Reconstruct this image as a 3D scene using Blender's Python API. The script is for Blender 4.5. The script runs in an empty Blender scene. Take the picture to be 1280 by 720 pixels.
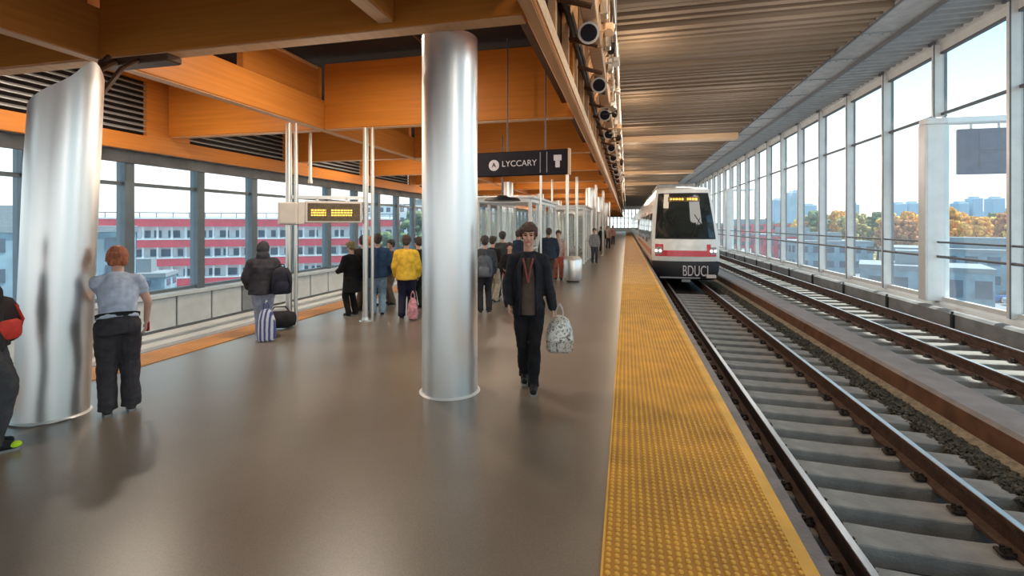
import bpy, math, random
from mathutils import Vector, Matrix, noise, Euler
random.seed(7)
C = bpy.context.scene.collection
PI = math.pi
V = Vector

# ------------------------------------------------------------------ materials
def new_mat(name):
    m = bpy.data.materials.new(name); m.use_nodes = True
    nt = m.node_tree; b = nt.nodes['Principled BSDF']
    return m, nt, b

def mat(name, col, rough=0.6, metal=0.0, noise_amt=0.12, scale=6.0, bump=0.0, stretch=(1, 1, 1),
        bump_scale=None, spec=0.5, coat=0.0, detail=4.0):
    """Principled material; its colour is varied by a noise texture in object space."""
    m, nt, b = new_mat(name)
    tc = nt.nodes.new('ShaderNodeTexCoord'); mp = nt.nodes.new('ShaderNodeMapping')
    nt.links.new(tc.outputs['Object'], mp.inputs[0]); mp.inputs['Scale'].default_value = stretch
    n = nt.nodes.new('ShaderNodeTexNoise'); n.inputs['Scale'].default_value = scale
    n.inputs['Detail'].default_value = detail
    nt.links.new(mp.outputs[0], n.inputs['Vector'])
    cr = nt.nodes.new('ShaderNodeValToRGB')
    lo = [max(0, c*(1-noise_amt)) for c in col]; hi = [min(1, c*(1+noise_amt)) for c in col]
    cr.color_ramp.elements[0].position = 0.3; cr.color_ramp.elements[1].position = 0.7
    cr.color_ramp.elements[0].color = (*lo, 1); cr.color_ramp.elements[1].color = (*hi, 1)
    nt.links.new(n.outputs['Fac'], cr.inputs[0]); nt.links.new(cr.outputs[0], b.inputs['Base Color'])
    b.inputs['Roughness'].default_value = rough; b.inputs['Metallic'].default_value = metal
    b.inputs['Specular IOR Level'].default_value = spec
    if coat: b.inputs['Coat Weight'].default_value = coat
    if bump:
        n2 = nt.nodes.new('ShaderNodeTexNoise'); n2.inputs['Scale'].default_value = bump_scale or scale*4
        nt.links.new(mp.outputs[0], n2.inputs['Vector'])
        bp = nt.nodes.new('ShaderNodeBump'); bp.inputs['Strength'].default_value = bump
        bp.inputs['Distance'].default_value = 0.02
        nt.links.new(n2.outputs['Fac'], bp.inputs['Height']); nt.links.new(bp.outputs[0], b.inputs['Normal'])
    return m

def wood(name, col, rough=0.5, axis='x', joint=None):
    """glulam timber: long grain along one axis, thin lamination lines, darker streaks"""
    m, nt, b = new_mat(name)
    tc = nt.nodes.new('ShaderNodeTexCoord'); mp = nt.nodes.new('ShaderNodeMapping')
    nt.links.new(tc.outputs['Object'], mp.inputs[0])
    s = {'x': (0.35, 5, 9), 'y': (5, 0.35, 9), 'z': (5, 5, 0.35)}[axis]
    mp.inputs['Scale'].default_value = s
    n = nt.nodes.new('ShaderNodeTexNoise'); n.inputs['Scale'].default_value = 2.2; n.inputs['Detail'].default_value = 6
    nt.links.new(mp.outputs[0], n.inputs['Vector'])
    cr = nt.nodes.new('ShaderNodeValToRGB')
    cr.color_ramp.elements[0].position = 0.3; cr.color_ramp.elements[1].position = 0.75
    cr.color_ramp.elements[0].color = (col[0]*.87, col[1]*.84, col[2]*.8, 1)
    cr.color_ramp.elements[1].color = (min(1, col[0]*1.06), min(1, col[1]*1.07), min(1, col[2]*1.1), 1)
    nt.links.new(n.outputs['Fac'], cr.inputs[0]); nt.links.new(cr.outputs[0], b.inputs['Base Color'])
    b.inputs['Roughness'].default_value = rough; b.inputs['Specular IOR Level'].default_value = .22
    bp = nt.nodes.new('ShaderNodeBump'); bp.inputs['Strength'].default_value = 0.12; bp.inputs['Distance'].default_value = 0.01
    nt.links.new(n.outputs['Fac'], bp.inputs['Height']); nt.links.new(bp.outputs[0], b.inputs['Normal'])
    return m

def emit(name, col, s):
    m, nt, b = new_mat(name)
    b.inputs['Base Color'].default_value = (*col, 1)
    b.inputs['Emission Color'].default_value = (*col, 1); b.inputs['Emission Strength'].default_value = s
    n = nt.nodes.new('ShaderNodeTexNoise'); n.inputs['Scale'].default_value = 30
    mr = nt.nodes.new('ShaderNodeMapRange'); mr.inputs['To Min'].default_value = s*.7; mr.inputs['To Max'].default_value = s*1.3
    nt.links.new(n.outputs['Fac'], mr.inputs['Value']); nt.links.new(mr.outputs[0], b.inputs['Emission Strength'])
    return m

def glass_mat(name, tint=(0.93, 0.97, 0.98), refl=0.02, haze_mix=.16):
    m = bpy.data.materials.new(name); m.use_nodes = True; nt = m.node_tree
    nt.nodes.remove(nt.nodes['Principled BSDF'])
    out = nt.nodes['Material Output']
    tr = nt.nodes.new('ShaderNodeBsdfTransparent'); tr.inputs[0].default_value = (*tint, 1)
    gl = nt.nodes.new('ShaderNodeBsdfGlossy'); gl.inputs['Roughness'].default_value = 0.03
    fr = nt.nodes.new('ShaderNodeLayerWeight'); fr.inputs['Blend'].default_value = 0.25
    mr = nt.nodes.new('ShaderNodeMath'); mr.operation = 'MULTIPLY'; mr.inputs[1].default_value = refl*3
    nt.links.new(fr.outputs['Facing'], mr.inputs[0])
    mx = nt.nodes.new('ShaderNodeMixShader')
    nt.links.new(mr.outputs[0], mx.inputs[0]); nt.links.new(tr.outputs[0], mx.inputs[1]); nt.links.new(gl.outputs[0], mx.inputs[2])
    df = nt.nodes.new('ShaderNodeBsdfTranslucent'); df.inputs[0].default_value = (.9, .95, 1, 1)  # pale veil mixed into the glass, standing in for washed-out outdoor haze
    m2 = nt.nodes.new('ShaderNodeMixShader'); n = nt.nodes.new('ShaderNodeTexNoise'); n.inputs['Scale'].default_value = .8
    m3 = nt.nodes.new('ShaderNodeMapRange'); m3.inputs['To Min'].default_value = haze_mix*.8; m3.inputs['To Max'].default_value = haze_mix*1.2
    nt.links.new(n.outputs['Fac'], m3.inputs['Value']); nt.links.new(m3.outputs[0], m2.inputs[0])
    nt.links.new(mx.outputs[0], m2.inputs[1]); nt.links.new(df.outputs[0], m2.inputs[2])
    nt.links.new(m2.outputs[0], out.inputs[0])
    return m

def floor_mat():
    m, nt, b = new_mat('polished terrazzo platform floor')
    tc = nt.nodes.new('ShaderNodeTexCoord')
    n = nt.nodes.new('ShaderNodeTexNoise'); n.inputs['Scale'].default_value = 0.9; n.inputs['Detail'].default_value = 5
    n2 = nt.nodes.new('ShaderNodeTexNoise'); n2.inputs['Scale'].default_value = 90; n2.inputs['Detail'].default_value = 2
    nt.links.new(tc.outputs['Object'], n.inputs['Vector']); nt.links.new(tc.outputs['Object'], n2.inputs['Vector'])
    cr = nt.nodes.new('ShaderNodeValToRGB')
    cr.color_ramp.elements[0].position = .3; cr.color_ramp.elements[1].position = .7
    cr.color_ramp.elements[0].color = (.160, .128, .100, 1); cr.color_ramp.elements[1].color = (.215, .176, .140, 1)
    nt.links.new(n.outputs['Fac'], cr.inputs[0])
    mx = nt.nodes.new('ShaderNodeMix'); mx.data_type = 'RGBA'; mx.blend_type = 'MULTIPLY'; mx.inputs[0].default_value = .45
    nt.links.new(cr.outputs[0], mx.inputs[6])
    cr2 = nt.nodes.new('ShaderNodeValToRGB'); cr2.color_ramp.elements[0].position = .35; cr2.color_ramp.elements[1].position = .62
    cr2.color_ramp.elements[0].color = (.72, .72, .72, 1); cr2.color_ramp.elements[1].color = (1.1, 1.1, 1.1, 1)
    nt.links.new(n2.outputs['Fac'], cr2.inputs[0]); nt.links.new(cr2.outputs[0], mx.inputs[7])
    nt.links.new(mx.outputs[2], b.inputs['Base Color'])
    mr = nt.nodes.new('ShaderNodeMapRange'); mr.inputs['To Min'].default_value = .24; mr.inputs['To Max'].default_value = .38
    nt.links.new(n.outputs['Fac'], mr.inputs['Value']); nt.links.new(mr.outputs[0], b.inputs['Roughness'])
    b.inputs['Specular IOR Level'].default_value = .55
    return m

def steel_mat(name, col=(.80, .79, .78), rough=.34):
    m, nt, b = new_mat(name)
    tc = nt.nodes.new('ShaderNodeTexCoord'); mp = nt.nodes.new('ShaderNodeMapping')
    nt.links.new(tc.outputs['Object'], mp.inputs[0]); mp.inputs['Scale'].default_value = (3, 3, .4)
    n = nt.nodes.new('ShaderNodeTexNoise'); n.inputs['Scale'].default_value = 3; n.inputs['Detail'].default_value = 5
    nt.links.new(mp.outputs[0], n.inputs['Vector'])
    cr = nt.nodes.new('ShaderNodeValToRGB')
    cr.color_ramp.elements[0].color = (*[c*.95 for c in col], 1); cr.color_ramp.elements[1].color = (*[min(1, c*1.04) for c in col], 1)
    nt.links.new(n.outputs['Fac'], cr.inputs[0]); nt.links.new(cr.outputs[0], b.inputs['Base Color'])
    mr = nt.nodes.new('ShaderNodeMapRange'); mr.inputs['To Min'].default_value = rough-.02; mr.inputs['To Max'].default_value = rough+.03
    nt.links.new(n.outputs['Fac'], mr.inputs['Value']); nt.links.new(mr.outputs[0], b.inputs['Roughness'])
    b.inputs['Metallic'].default_value = .92
    return m

M = {}
M['floor'] = floor_mat()
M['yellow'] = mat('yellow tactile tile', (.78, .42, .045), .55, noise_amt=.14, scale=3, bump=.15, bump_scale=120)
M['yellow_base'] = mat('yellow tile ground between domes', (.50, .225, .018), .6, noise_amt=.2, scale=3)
M['yellow_old'] = mat('ochre edge paint', (.55, .235, .04), .5, noise_amt=.15, scale=2)
M['concrete'] = mat('platform concrete', (.22, .20, .205), .8, noise_amt=.18, scale=5, bump=.3, bump_scale=40)
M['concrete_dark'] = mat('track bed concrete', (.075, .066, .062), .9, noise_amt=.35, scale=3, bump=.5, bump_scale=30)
M['sleeper'] = mat('concrete sleeper', (.27, .265, .25), .8, noise_amt=.22, scale=4, bump=.35, bump_scale=45)
M['curb'] = mat('guideway kerb concrete', (.27, .235, .225), .8, noise_amt=.15, scale=3, bump=.3, bump_scale=30)
M['curb_side'] = mat('rust stained kerb side', (.16, .07, .035), .85, noise_amt=.35, scale=3)
M['rust'] = mat('rusty rail steel', (.095, .05, .034), .65, .3, noise_amt=.35, scale=8, bump=.3, bump_scale=50)
M['railtop'] = mat('polished rail head', (.55, .56, .58), .28, .9, noise_amt=.12, scale=20, stretch=(8, .3, 8))
M['clip'] = mat('dark rail clip', (.035, .024, .02), .6, .4, noise_amt=.3, scale=20)
M['ballast'] = mat('dark ballast stone', (.085, .08, .062), .95, noise_amt=.6, scale=9, bump=.6, bump_scale=40)
M['ballast_pale'] = mat('sandy ballast shoulder', (.27, .22, .15), .95, noise_amt=.35, scale=12, bump=.6, bump_scale=60)
M['wood_x'] = wood('glulam across', (.56, .190, .028), .42, 'x')
M['wood_y'] = wood('glulam along', (.60, .215, .040), .42, 'y')
M['wood_pale'] = wood('pale soffit timber', (.68, .38, .19), .6, 'y')
M['wood_palex'] = wood('pale cross timber', (.70, .47, .29), .6, 'x')
M['deck'] = wood('ribbed roof decking', (.205, .152, .108), .8, 'x')
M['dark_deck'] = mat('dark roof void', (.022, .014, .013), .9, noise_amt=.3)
M['dark_wood'] = wood('dark stained timber', (.10, .05, .028), .6, 'y')
M['soffit'] = mat('grey soffit metal', (.33, .33, .325), .5, .3, noise_amt=.1, scale=3)
M['girder'] = mat('galvanised edge girder', (.36, .355, .35), .6, .3, noise_amt=.14, scale=4, bump=.1)
M['steel'] = steel_mat('brushed steel column')
M['steel_post'] = steel_mat('satin steel post', (.66, .63, .58), .3)
M['alu'] = mat('pale painted mullion', (.70, .69, .67), .4, .2, noise_amt=.06, scale=3)
M['gasket'] = mat('dark glazing bead', (.11, .115, .13), .5, noise_amt=.1)
M['slate'] = mat('slate grey mullion', (.135, .175, .20), .45, .2, noise_amt=.1, scale=3)
M['white'] = mat('white painted steel', (.86, .88, .87), .4, noise_amt=.05, scale=3)
M['panel'] = mat('pale grey parapet panel', (.62, .68, .70), .55, noise_amt=.08, scale=3)
M['panel_dark'] = mat('grey parapet joint', (.24, .27, .29), .6, noise_amt=.1)
M['parapet'] = mat('guideway parapet concrete', (.22, .225, .23), .75, noise_amt=.25, scale=2, bump=.3, bump_scale=20)
M['glass'] = glass_mat('window glass', haze_mix=.045)
M['shelter_glass'] = glass_mat('shelter glass', (.96, .985, .98), .12, .12)
M['black'] = mat('black sign panel', (.010, .008, .014), .55, noise_amt=.3, spec=.2)
M['blackp'] = mat('black plastic', (.02, .02, .021), .45, noise_amt=.3)
M['signwhite'] = mat('white vinyl marking', (.60, .54, .56), .5, noise_amt=.08, scale=40)
M['amber'] = emit('amber display diodes', (1.0, .52, .08), .9)
M['amber_dim'] = mat('amber display window', (.10, .06, .02), .3, noise_amt=.5, scale=25)
M['cream'] = mat('cream metal casing', (.62, .55, .49), .45, noise_amt=.06)
M['screen'] = mat('dark screen back', (.045, .06, .12), .5, noise_amt=.25, scale=3)
M['fill_glow'] = emit('fill lamp lens', (1.0, .86, .66), 9)  # glowing lens of the added fill lamps
M['tr_white'] = mat('train white paint', (.80, .80, .78), .3, noise_amt=.04, coat=.4)
M['tr_red'] = mat('train red paint', (.60, .022, .045), .3, noise_amt=.08, coat=.4)
M['tr_black'] = mat('train black bumper', (.008, .007, .011), .5, noise_amt=.2)
M['tr_glass'] = mat('train dark glass', (.016, .022, .022), .06, noise_amt=.3, scale=1.2, spec=.9)
M['tr_grey'] = mat('train grey', (.28, .28, .29), .5, .3)
M['headlamp'] = emit('train head lamp', (1, .95, .85), .6)
M['asphalt'] = mat('grey asphalt', (.21, .225, .25), .9, noise_amt=.25, scale=.15)
M['grass'] = mat('dry grass', (.30, .27, .13), .95, noise_amt=.4, scale=.08)
M['bld_white'] = mat('pale facade', (.76, .78, .78), .7, noise_amt=.1, scale=.5)
M['bld_red'] = mat('red spandrel', (.72, .07, .09), .6, noise_amt=.12, scale=.6)
M['bld_blue'] = mat('blue grey facade', (.22, .32, .38), .6, noise_amt=.3, scale=.6)
M['bld_beige'] = mat('beige facade', (.50, .43, .34), .7, noise_amt=.15, scale=.5)
M['bld_brick'] = mat('brick facade', (.42, .16, .11), .8, noise_amt=.2, scale=.5)
M['bld_haze'] = mat('tower with painted haze', (.34, .48, .60), .8, noise_amt=.08, scale=.02)  # pale blue base colour has the distance haze painted in
M['bld_win'] = mat('facade window', (.08, .11, .15), .2, noise_amt=.3, scale=.5)
M['trunk'] = mat('tree bark', (.10, .07, .05), .9, noise_amt=.3)
LEAF = [mat('leaf %s' % n, c, .8, noise_amt=.5, scale=1.3, bump=.8, bump_scale=3) for n, c in
        (('amber', (.66, .30, .04)), ('gold', (.72, .44, .08)), ('olive', (.36, .30, .10)), ('rust', (.42, .16, .05)), ('green', (.12, .17, .07)))]

# ------------------------------------------------------------------ geometry helpers
class MB:
    def __init__(s): s.v = []; s.f = []; s.m = []
    def add(s, vs, fs, mi=0):
        o = len(s.v); s.v += [tuple(p) for p in vs]
        s.f += [tuple(i+o for i in f) for f in fs]; s.m += [mi]*len(fs)
        return s
    def box(s, x0, x1, y0, y1, z0, z1, mi=0, R=None):
        vs = [(x, y, z) for x in (x0, x1) for y in (y0, y1) for z in (z0, z1)]
        if R is not None: vs = [R @ V(p) for p in vs]
        return s.add(vs, [(0, 1, 3, 2), (4, 6, 7, 5), (0, 4, 5, 1), (2, 3, 7, 6), (0, 2, 6, 4), (1, 5, 7, 3)], mi)
    def bbox(s, x0, x1, y0, y1, z0, z1, b=.01, mi=0, R=None):
        """box with chamfered vertical and horizontal edges (three stacked rings)"""
        rings = []
        for z, i in ((z0, b), (z0+b, 0), (z1-b, 0), (z1, b)):
            X0, X1, Y0, Y1 = x0+i, x1-i, y0+i, y1-i
            c = b
            rings.append([V(p) for p in ((X0+c, Y0, z), (X1-c, Y0, z), (X1, Y0+c, z), (X1, Y1-c, z), (X1-c, Y1, z), (X0+c, Y1, z), (X0, Y1-c, z), (X0, Y0+c, z))])
        if R is not None: rings = [[R @ p for p in r] for r in rings]
        return s.rings(rings, mi)
    def rings(s, rs, mi=0, caps=True):
        n = len(rs[0]); vs = [p for r in rs for p in r]; fs = []
        for k in range(len(rs)-1):
            for i in range(n):
                j = (i+1) % n
                fs.append((k*n+i, k*n+j, (k+1)*n+j, (k+1)*n+i))
        if caps: fs.append(tuple(reversed(range(n)))); fs.append(tuple((len(rs)-1)*n+i for i in range(n)))
        return s.add(vs, fs, mi)
    def cyl(s, p0, p1, r0, r1=None, n=12, mi=0):
        r1 = r0 if r1 is None else r1
        p0 = V(p0); p1 = V(p1); d = (p1-p0)
        if d.length < 1e-6: return s
        q = d.to_track_quat('Z', 'Y')
        rs = [[p+q @ V((r*math.cos(2*PI*i/n), r*math.sin(2*PI*i/n), 0)) for i in range(n)] for p, r in ((p0, r0), (p1, r1))]
        return s.rings(rs, mi)
    def ball(s, c, r, n=10, m=7, mi=0, sc=(1, 1, 1), R=None):
        c = V(c); rs = []
        for k in range(1, m):
            t = PI*k/m
            ring = []
            for i in range(n):
                p = V((r*sc[0]*math.sin(t)*math.cos(2*PI*i/n), r*sc[1]*math.sin(t)*math.sin(2*PI*i/n), -r*sc[2]*math.cos(t)))
                if R is not None: p = R @ p
                ring.append(c+p)
            rs.append(ring)
        nn = len(s.v); s.rings(rs, mi)
        return s
    def cap(s, p0, p1, r0, r1=None, n=12, mi=0):
        r1 = r0 if r1 is None else r1
        s.cyl(p0, p1, r0, r1, n, mi); s.ball(p0, r0, n, 8, mi); s.ball(p1, r1, n, 8, mi); return s
    def tube(s, pts, r, n=8, mi=0):
        pts = [V(p) for p in pts]; rs = []
        for k, p in enumerate(pts):
            d = (pts[min(k+1, len(pts)-1)]-pts[max(k-1, 0)]).normalized()
            q = d.to_track_quat('Z', 'Y')
            rr = r[k] if isinstance(r, (list, tuple)) else r
            rs.append([p+q @ V((rr*math.cos(2*PI*i/n), rr*math.sin(2*PI*i/n), 0)) for i in range(n)])
        return s.rings(rs, mi)
    def build(s, name, mats, parent=None, smooth=False, world=True):
        if not isinstance(mats, (list, tuple)): mats = [mats]
        off = V((0, 0, 0))
        if parent is None and world and s.v:
            xs = [p[0] for p in s.v]; ys = [p[1] for p in s.v]; zs = [p[2] for p in s.v]
            off = V(((min(xs)+max(xs))/2, (min(ys)+max(ys))/2, min(zs)))
        me = bpy.data.meshes.new(name)
        me.from_pydata([tuple(V(p)-off) for p in s.v], [], s.f)
        for m in mats: me.materials.append(m)
        me.polygons.foreach_set('material_index', s.m)
        if smooth: me.polygons.foreach_set('use_smooth', [True]*len(me.polygons))
        me.validate(); me.update()
        o = bpy.data.objects.new(name, me); C.objects.link(o); o.location = off
        if parent is not None:
            o.parent = parent
            if world: o.matrix_parent_inverse = (Matrix.Translation(parent.location) @ parent.rotation_euler.to_matrix().to_4x4()).inverted()
        return o

def tag(o, label=None, cat=None, group=None, kind=None):
    if label: o['label'] = label
    if cat: o['category'] = cat
    if group: o['group'] = group
    if kind: o['kind'] = kind
    return o
def empty(name, loc, label, cat, group=None, rz=0, kind=None):
    o = bpy.data.objects.new(name, None); C.objects.link(o); o.location = loc; o.rotation_euler = (0, 0, rz)
    o.empty_display_size = .2
    return tag(o, label, cat, group, kind)
KIDS = {}
def copy_tree(o, loc=None, rz=None, label=None, parent=None):
    c = o.copy(); C.objects.link(c)
    if parent is not None: c.parent = parent; c.matrix_parent_inverse = o.matrix_parent_inverse.copy()
    if loc is not None: c.location = loc
    if rz is not None: c.rotation_euler = (0, 0, rz)
    if label: c['label'] = label
    for ch in [k for k in bpy.data.objects if k.parent == o]: copy_tree(ch, parent=c)
    return c
def shade_auto(o, ang=40):
    me = o.data
    me.polygons.foreach_set('use_smooth', [True]*len(me.polygons))
    me.update()
    try: me.set_sharp_from_angle(angle=math.radians(ang))
    except Exception: pass
    return o
def text_mesh(name, body, size, loc, rot, m, parent, extr=.004, align='CENTER'):
    cu = bpy.data.curves.new(name, 'FONT'); cu.body = body; cu.size = size; cu.extrude = extr
    cu.align_x = align; cu.align_y = 'CENTER'
    t = bpy.data.objects.new(name, cu); C.objects.link(t)
    bpy.context.view_layer.update()
    me = bpy.data.meshes.new_from_object(t.evaluated_get(bpy.context.evaluated_depsgraph_get()))
    bpy.data.objects.remove(t)
    Rm = Matrix.Translation(V(loc)) @ Euler(rot).to_matrix().to_4x4()
    me.transform(Rm); me.materials.clear(); me.materials.append(m)
    o = bpy.data.objects.new(name, me); C.objects.link(o); o.parent = parent
    if parent is not None:
        o.matrix_parent_inverse = (Matrix.Translation(parent.location) @ parent.rotation_euler.to_matrix().to_4x4()).inverted()
    return o
def ordinal(n):
    return ['first', 'second', 'third', 'fourth', 'fifth', 'sixth', 'seventh', 'eighth', 'ninth', 'tenth', 'eleventh', 'twelfth',
            'thirteenth', 'fourteenth', 'fifteenth', 'sixteenth', 'seventeenth', 'eighteenth', 'nineteenth', 'twentieth',
            'twenty-first', 'twenty-second', 'twenty-third', 'twenty-fourth', 'twenty-fifth', 'twenty-sixth', 'twenty-seventh',
            'twenty-eighth', 'twenty-ninth', 'thirtieth', 'thirty-first', 'thirty-second', 'thirty-third', 'thirty-fourth', 'thirty-fifth', 'thirty-sixth'][n]

# ------------------------------------------------------------------ key dimensions (platform top is z = 0)
CAMH = 1.8
YEND, YBACK = 135.0, -12.0
PL, PR = -6.55, 1.045          # platform edges
RT = -.67                      # rail top
SB = -.90                      # sleeper top
BED = -1.08                    # track bed
XE, XB = -10.3, -6.25          # left fascia, inner lengthwise beam
ZB = 3.80                      # underside of beams
ZC = 7.0                       # high ceiling
XW, XL = 8.8, -11.0            # right / left glazing

# ------------------------------------------------------------------ platform, tactile strips, track beds
b = MB(); b.box(PL, PR, YBACK, YEND, -.22, 0)
tag(b.build('floor', M['floor']), kind='structure')
b = MB(); b.box(PR-.085, PR+.002, YBACK, YEND, -.20, .003); b.box(PR-.35, PR-.30, YBACK, YEND, BED, -.22)
tag(b.build('trim_1', M['concrete']), kind='structure')
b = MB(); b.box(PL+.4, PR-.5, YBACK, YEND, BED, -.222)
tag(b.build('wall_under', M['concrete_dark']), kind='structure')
b = MB(); b.box(PL-.08, PL-.002, YBACK, YEND, -.22, -.0)
tag(b.build('trim_2', M['concrete']), kind='structure')
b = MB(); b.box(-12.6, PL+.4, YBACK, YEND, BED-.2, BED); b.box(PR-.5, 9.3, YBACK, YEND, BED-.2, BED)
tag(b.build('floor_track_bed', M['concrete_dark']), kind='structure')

S0, S1 = -.13, .96
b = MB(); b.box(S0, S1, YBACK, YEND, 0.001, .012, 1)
b.box(S0, S0+.012, YBACK, YEND, .012, .016); b.box(S1-.075, S1, YBACK, YEND, .012, .0165)
n = 8
cs = [(math.cos(2*PI*i/n), math.sin(2*PI*i/n)) for i in range(n)]
pitch = .046
cols = int((S1-.085-(S0+.03))/pitch)
y = 1.5; row = 0
dome_f = [tuple((i, (i+1) % n, n+(i+1) % n, n+i)) for i in range(n)] + [tuple(n+i for i in range(n))]
while y < 15:
    for k in range(cols+1):
        x = S0+.035+k*pitch
        b.add([(x+.0155*c, y+.0155*s_, .012) for c, s_ in cs]+[(x+.0105*c, y+.0105*s_, .021) for c, s_ in cs], dome_f, 0)
    y += pitch; row += 1
for k in range(cols+1):
    x = S0+.035+k*pitch
    b.box(x-.010, x+.010, 15, YEND, .012, .016)
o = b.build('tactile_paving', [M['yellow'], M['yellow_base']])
tag(o, 'broad yellow domed tactile paving beside the right track', 'tactile paving')
b = MB(); b.box(PL+.02, PL+.56, YBACK, YEND, .001, .01)
for k in range(9): b.box(PL+.06+k*.055, PL+.085+k*.055, YBACK, YEND, .01, .014)
tag(b.build('tactile_paving', M['yellow_old']), 'narrow ochre tactile strip along the left platform edge', 'tactile paving')

# ------------------------------------------------------------------ rails
def rail_profile(x, H=.25):
    # head, web, foot (outline, clockwise) relative to rail top z = 0
    p = [(-.036, -.004), (-.03, 0), (.03, 0), (.036, -.004), (.038, -.04), (.014, -.06), (.012, -.19), (.075, -.225), (.08, -H), (-.08, -H), (-.075, -.225), (-.012, -.19), (-.014, -.06), (-.038, -.04)]
    return [(x+a, z) for a, z in p]
def rail(x, label, grp):
    e = empty('running_rail', (x, 20, SB-.02), label, 'rail', grp)
    pr = rail_profile(x)
    m = MB(); m.rings([[V((a, yy, RT+z)) for a, z in pr] for yy in (YBACK, YEND)])
    m.build('rail_web', M['rust'], e)
    m = MB(); m.rings([[V((x+a, yy, RT+z)) for a, z in ((-.031, .0005), (-.028, .004), (.028, .004), (.031, .0005))] for yy in (YBACK, YEND)])
    m.build('rail_head', M['railtop'], e)
TX, TX2, TXL = 2.42, 6.80, -7.95
G = .7175
rail(TX-G, 'near rail of the right track, running beside the yellow tactile paving', None)
rail(TX+G, 'rail of the near right track on the side away from the platform', None)
rail(TX2-G, 'rail of the far right track next to the concrete kerb', None)
rail(TX2+G, 'rail of the far right track next to the window parapet', None)
rail(TXL-G, 'rusty rail of the left track, nearer the left windows', None)

# sleepers with clips: one prototype, then copies
def sleeper_proto():
    e = empty('railway_sleeper', (0, 0, 0), '-', 'sleeper', 'concrete sleepers of the near right track')
    m = MB(); L = 1.38; rs = []
    for t in [i/10 for i in range(-10, 11)]:
        x = t*L; dip = .028*(1-abs(t))**.6 if abs(t) < .5 else 0
        w = .185-.015*(1-abs(t)); top = SB-dip
        rs.append([V((x, -w, BED+.0)), V((x, -w*.93, top-.012)), V((x, -w*.88, top)), V((x, w*.88, top)), V((x, w*.93, top-.012)), V((x, w, BED+.0))])
    m.rings(rs); m.build('sleeper_beam', M['sleeper'], e)
    for sx in (-1, 1):
        for q in (-1, 1):
            k = MB(); cx = sx*G+q*.12
            k.bbox(cx-.05, cx+.05, -.06, .06, SB-.004, SB+.028, .008)
            k.cyl((cx-q*.045, -.045, SB+.03), (cx-q*.045, .045, SB+.03), .017, n=8)
            k.cyl((cx+q*.015, 0, SB+.02), (cx+q*.015, 0, SB+.075), .02, n=6)
            k.tube([(cx+.03*q, -.05, SB+.02), (cx+.035*q, -.035, SB+.055), (cx-.03*q, -.01, SB+.06), (cx-.055*q, .02, SB+.035)], .01, 6)
            k.build('rail_clip', M['clip'], e)
    return e
sp = sleeper_proto()
SR = -.055   # sleepers lie very slightly askew to the rails
ys = [1.2+.6*i for i in range(32)]
for i, yy in enumerate(ys):
    o = sp if i == 0 else copy_tree(sp)
    o.location = (TX, yy, 0); o.rotation_euler = (0, 0, SR)
    o['label'] = 'grey concrete sleeper of the near right track, %s from the camera' % ordinal(i)
for i in range(80):
    yy = 5.0+.72*i
    o = copy_tree(sp); o.location = (TX2, yy, 0); o.rotation_euler = (0, 0, 0)
    o['group'] = 'concrete sleepers of the far right track'
    o['label'] = 'pale concrete sleeper under the far right track beside the window parapet'
# kerb between the tracks
b = MB(); b.rings([[V((x, yy, z)) for x, z in ((4.24, BED), (4.24, -.60), (4.28, -.55), (4.80, -.55), (4.84, -.60), (4.84, BED))] for yy in (YBACK, YEND)])
k = b.build('track_kerb', [M['curb'], M['curb_side']]); tag(k, 'long concrete kerb between the two right tracks, rusty on its near side', 'kerb')
for p in k.data.polygons:
    if p.normal.x < -.8: p.material_index = 1
# ballast
def rocks(name, x0, x1, y0, y1, z, n, m, label, smin=.018, smax=.05, hump=0):
    q = MB()
    base = [(1, 0, 0), (-1, 0, 0), (0, 1, 0), (0, -1, 0), (0, 0, 1), (0, 0, -.6)]
    fc = [(0, 2, 4), (2, 1, 4), (1, 3, 4), (3, 0, 4), (2, 0, 5), (1, 2, 5), (3, 1, 5), (0, 3, 5)]
    for _ in range(n):
        t = random.random(); yy = y0+(y1-y0)*t*t if y1-y0 > 8 else random.uniform(y0, y1)
        x = random.uniform(x0, x1); s_ = random.uniform(smin, smax)
        u = (x-(x0+x1)/2)/((x1-x0)/2)
        zz = z+hump*(1-u*u)
        R = Euler((random.uniform(0, 3), random.uniform(0, 3), random.uniform(0, 3))).to_matrix()
        q.add([R @ V((a*s_*random.uniform(.7, 1.2), b_*s_*random.uniform(.7, 1.2), c*s_*random.uniform(.7, 1.2)))+V((x, yy, zz)) for a, b_, c in base], fc)
    o = q.build(name, m); tag(o, label, 'ballast', kind='stuff'); return o
b = MB(); b.rings([[V((x, yy, z)) for x, z in ((3.72, BED), (3.80, -.93), (3.95, -.87), (4.08, -.90), (4.10, BED))] for yy in (YBACK, YEND)])
b.build('ballast_bank', M['ballast'])
tag(bpy.data.objects['ballast_bank'], 'dark low ballast bank beside the sleeper ends', 'ballast', kind='stuff')
b = MB(); b.rings([[V((x, yy, z)) for x, z in ((4.10, BED), (4.10, -.90), (4.235, -.84), (4.235, BED))] for yy in (YBACK, YEND)])
b.build('ballast_shoulder', M['ballast_pale'])
tag(bpy.data.objects['ballast_shoulder'], 'sandy shoulder at the foot of the concrete kerb', 'ballast', kind='stuff')
rocks('ballast_stones', 3.74, 4.12, 2.2, 24, -.915, 5200, M['ballast'], 'dark loose ballast stones between sleepers and kerb', .018, .045, .055)
rocks('ballast_stones', 1.80, 1.90, 2.0, 14, SB+.01, 260, M['clip'], 'dark stone crumbs along the inside of the near rail', .015, .03)
rocks('ballast_stones', 4.95, 5.5, 3.5, 30, -1.04, 1500, M['ballast'], 'loose ballast stones between kerb and far right track', .03, .06)

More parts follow.
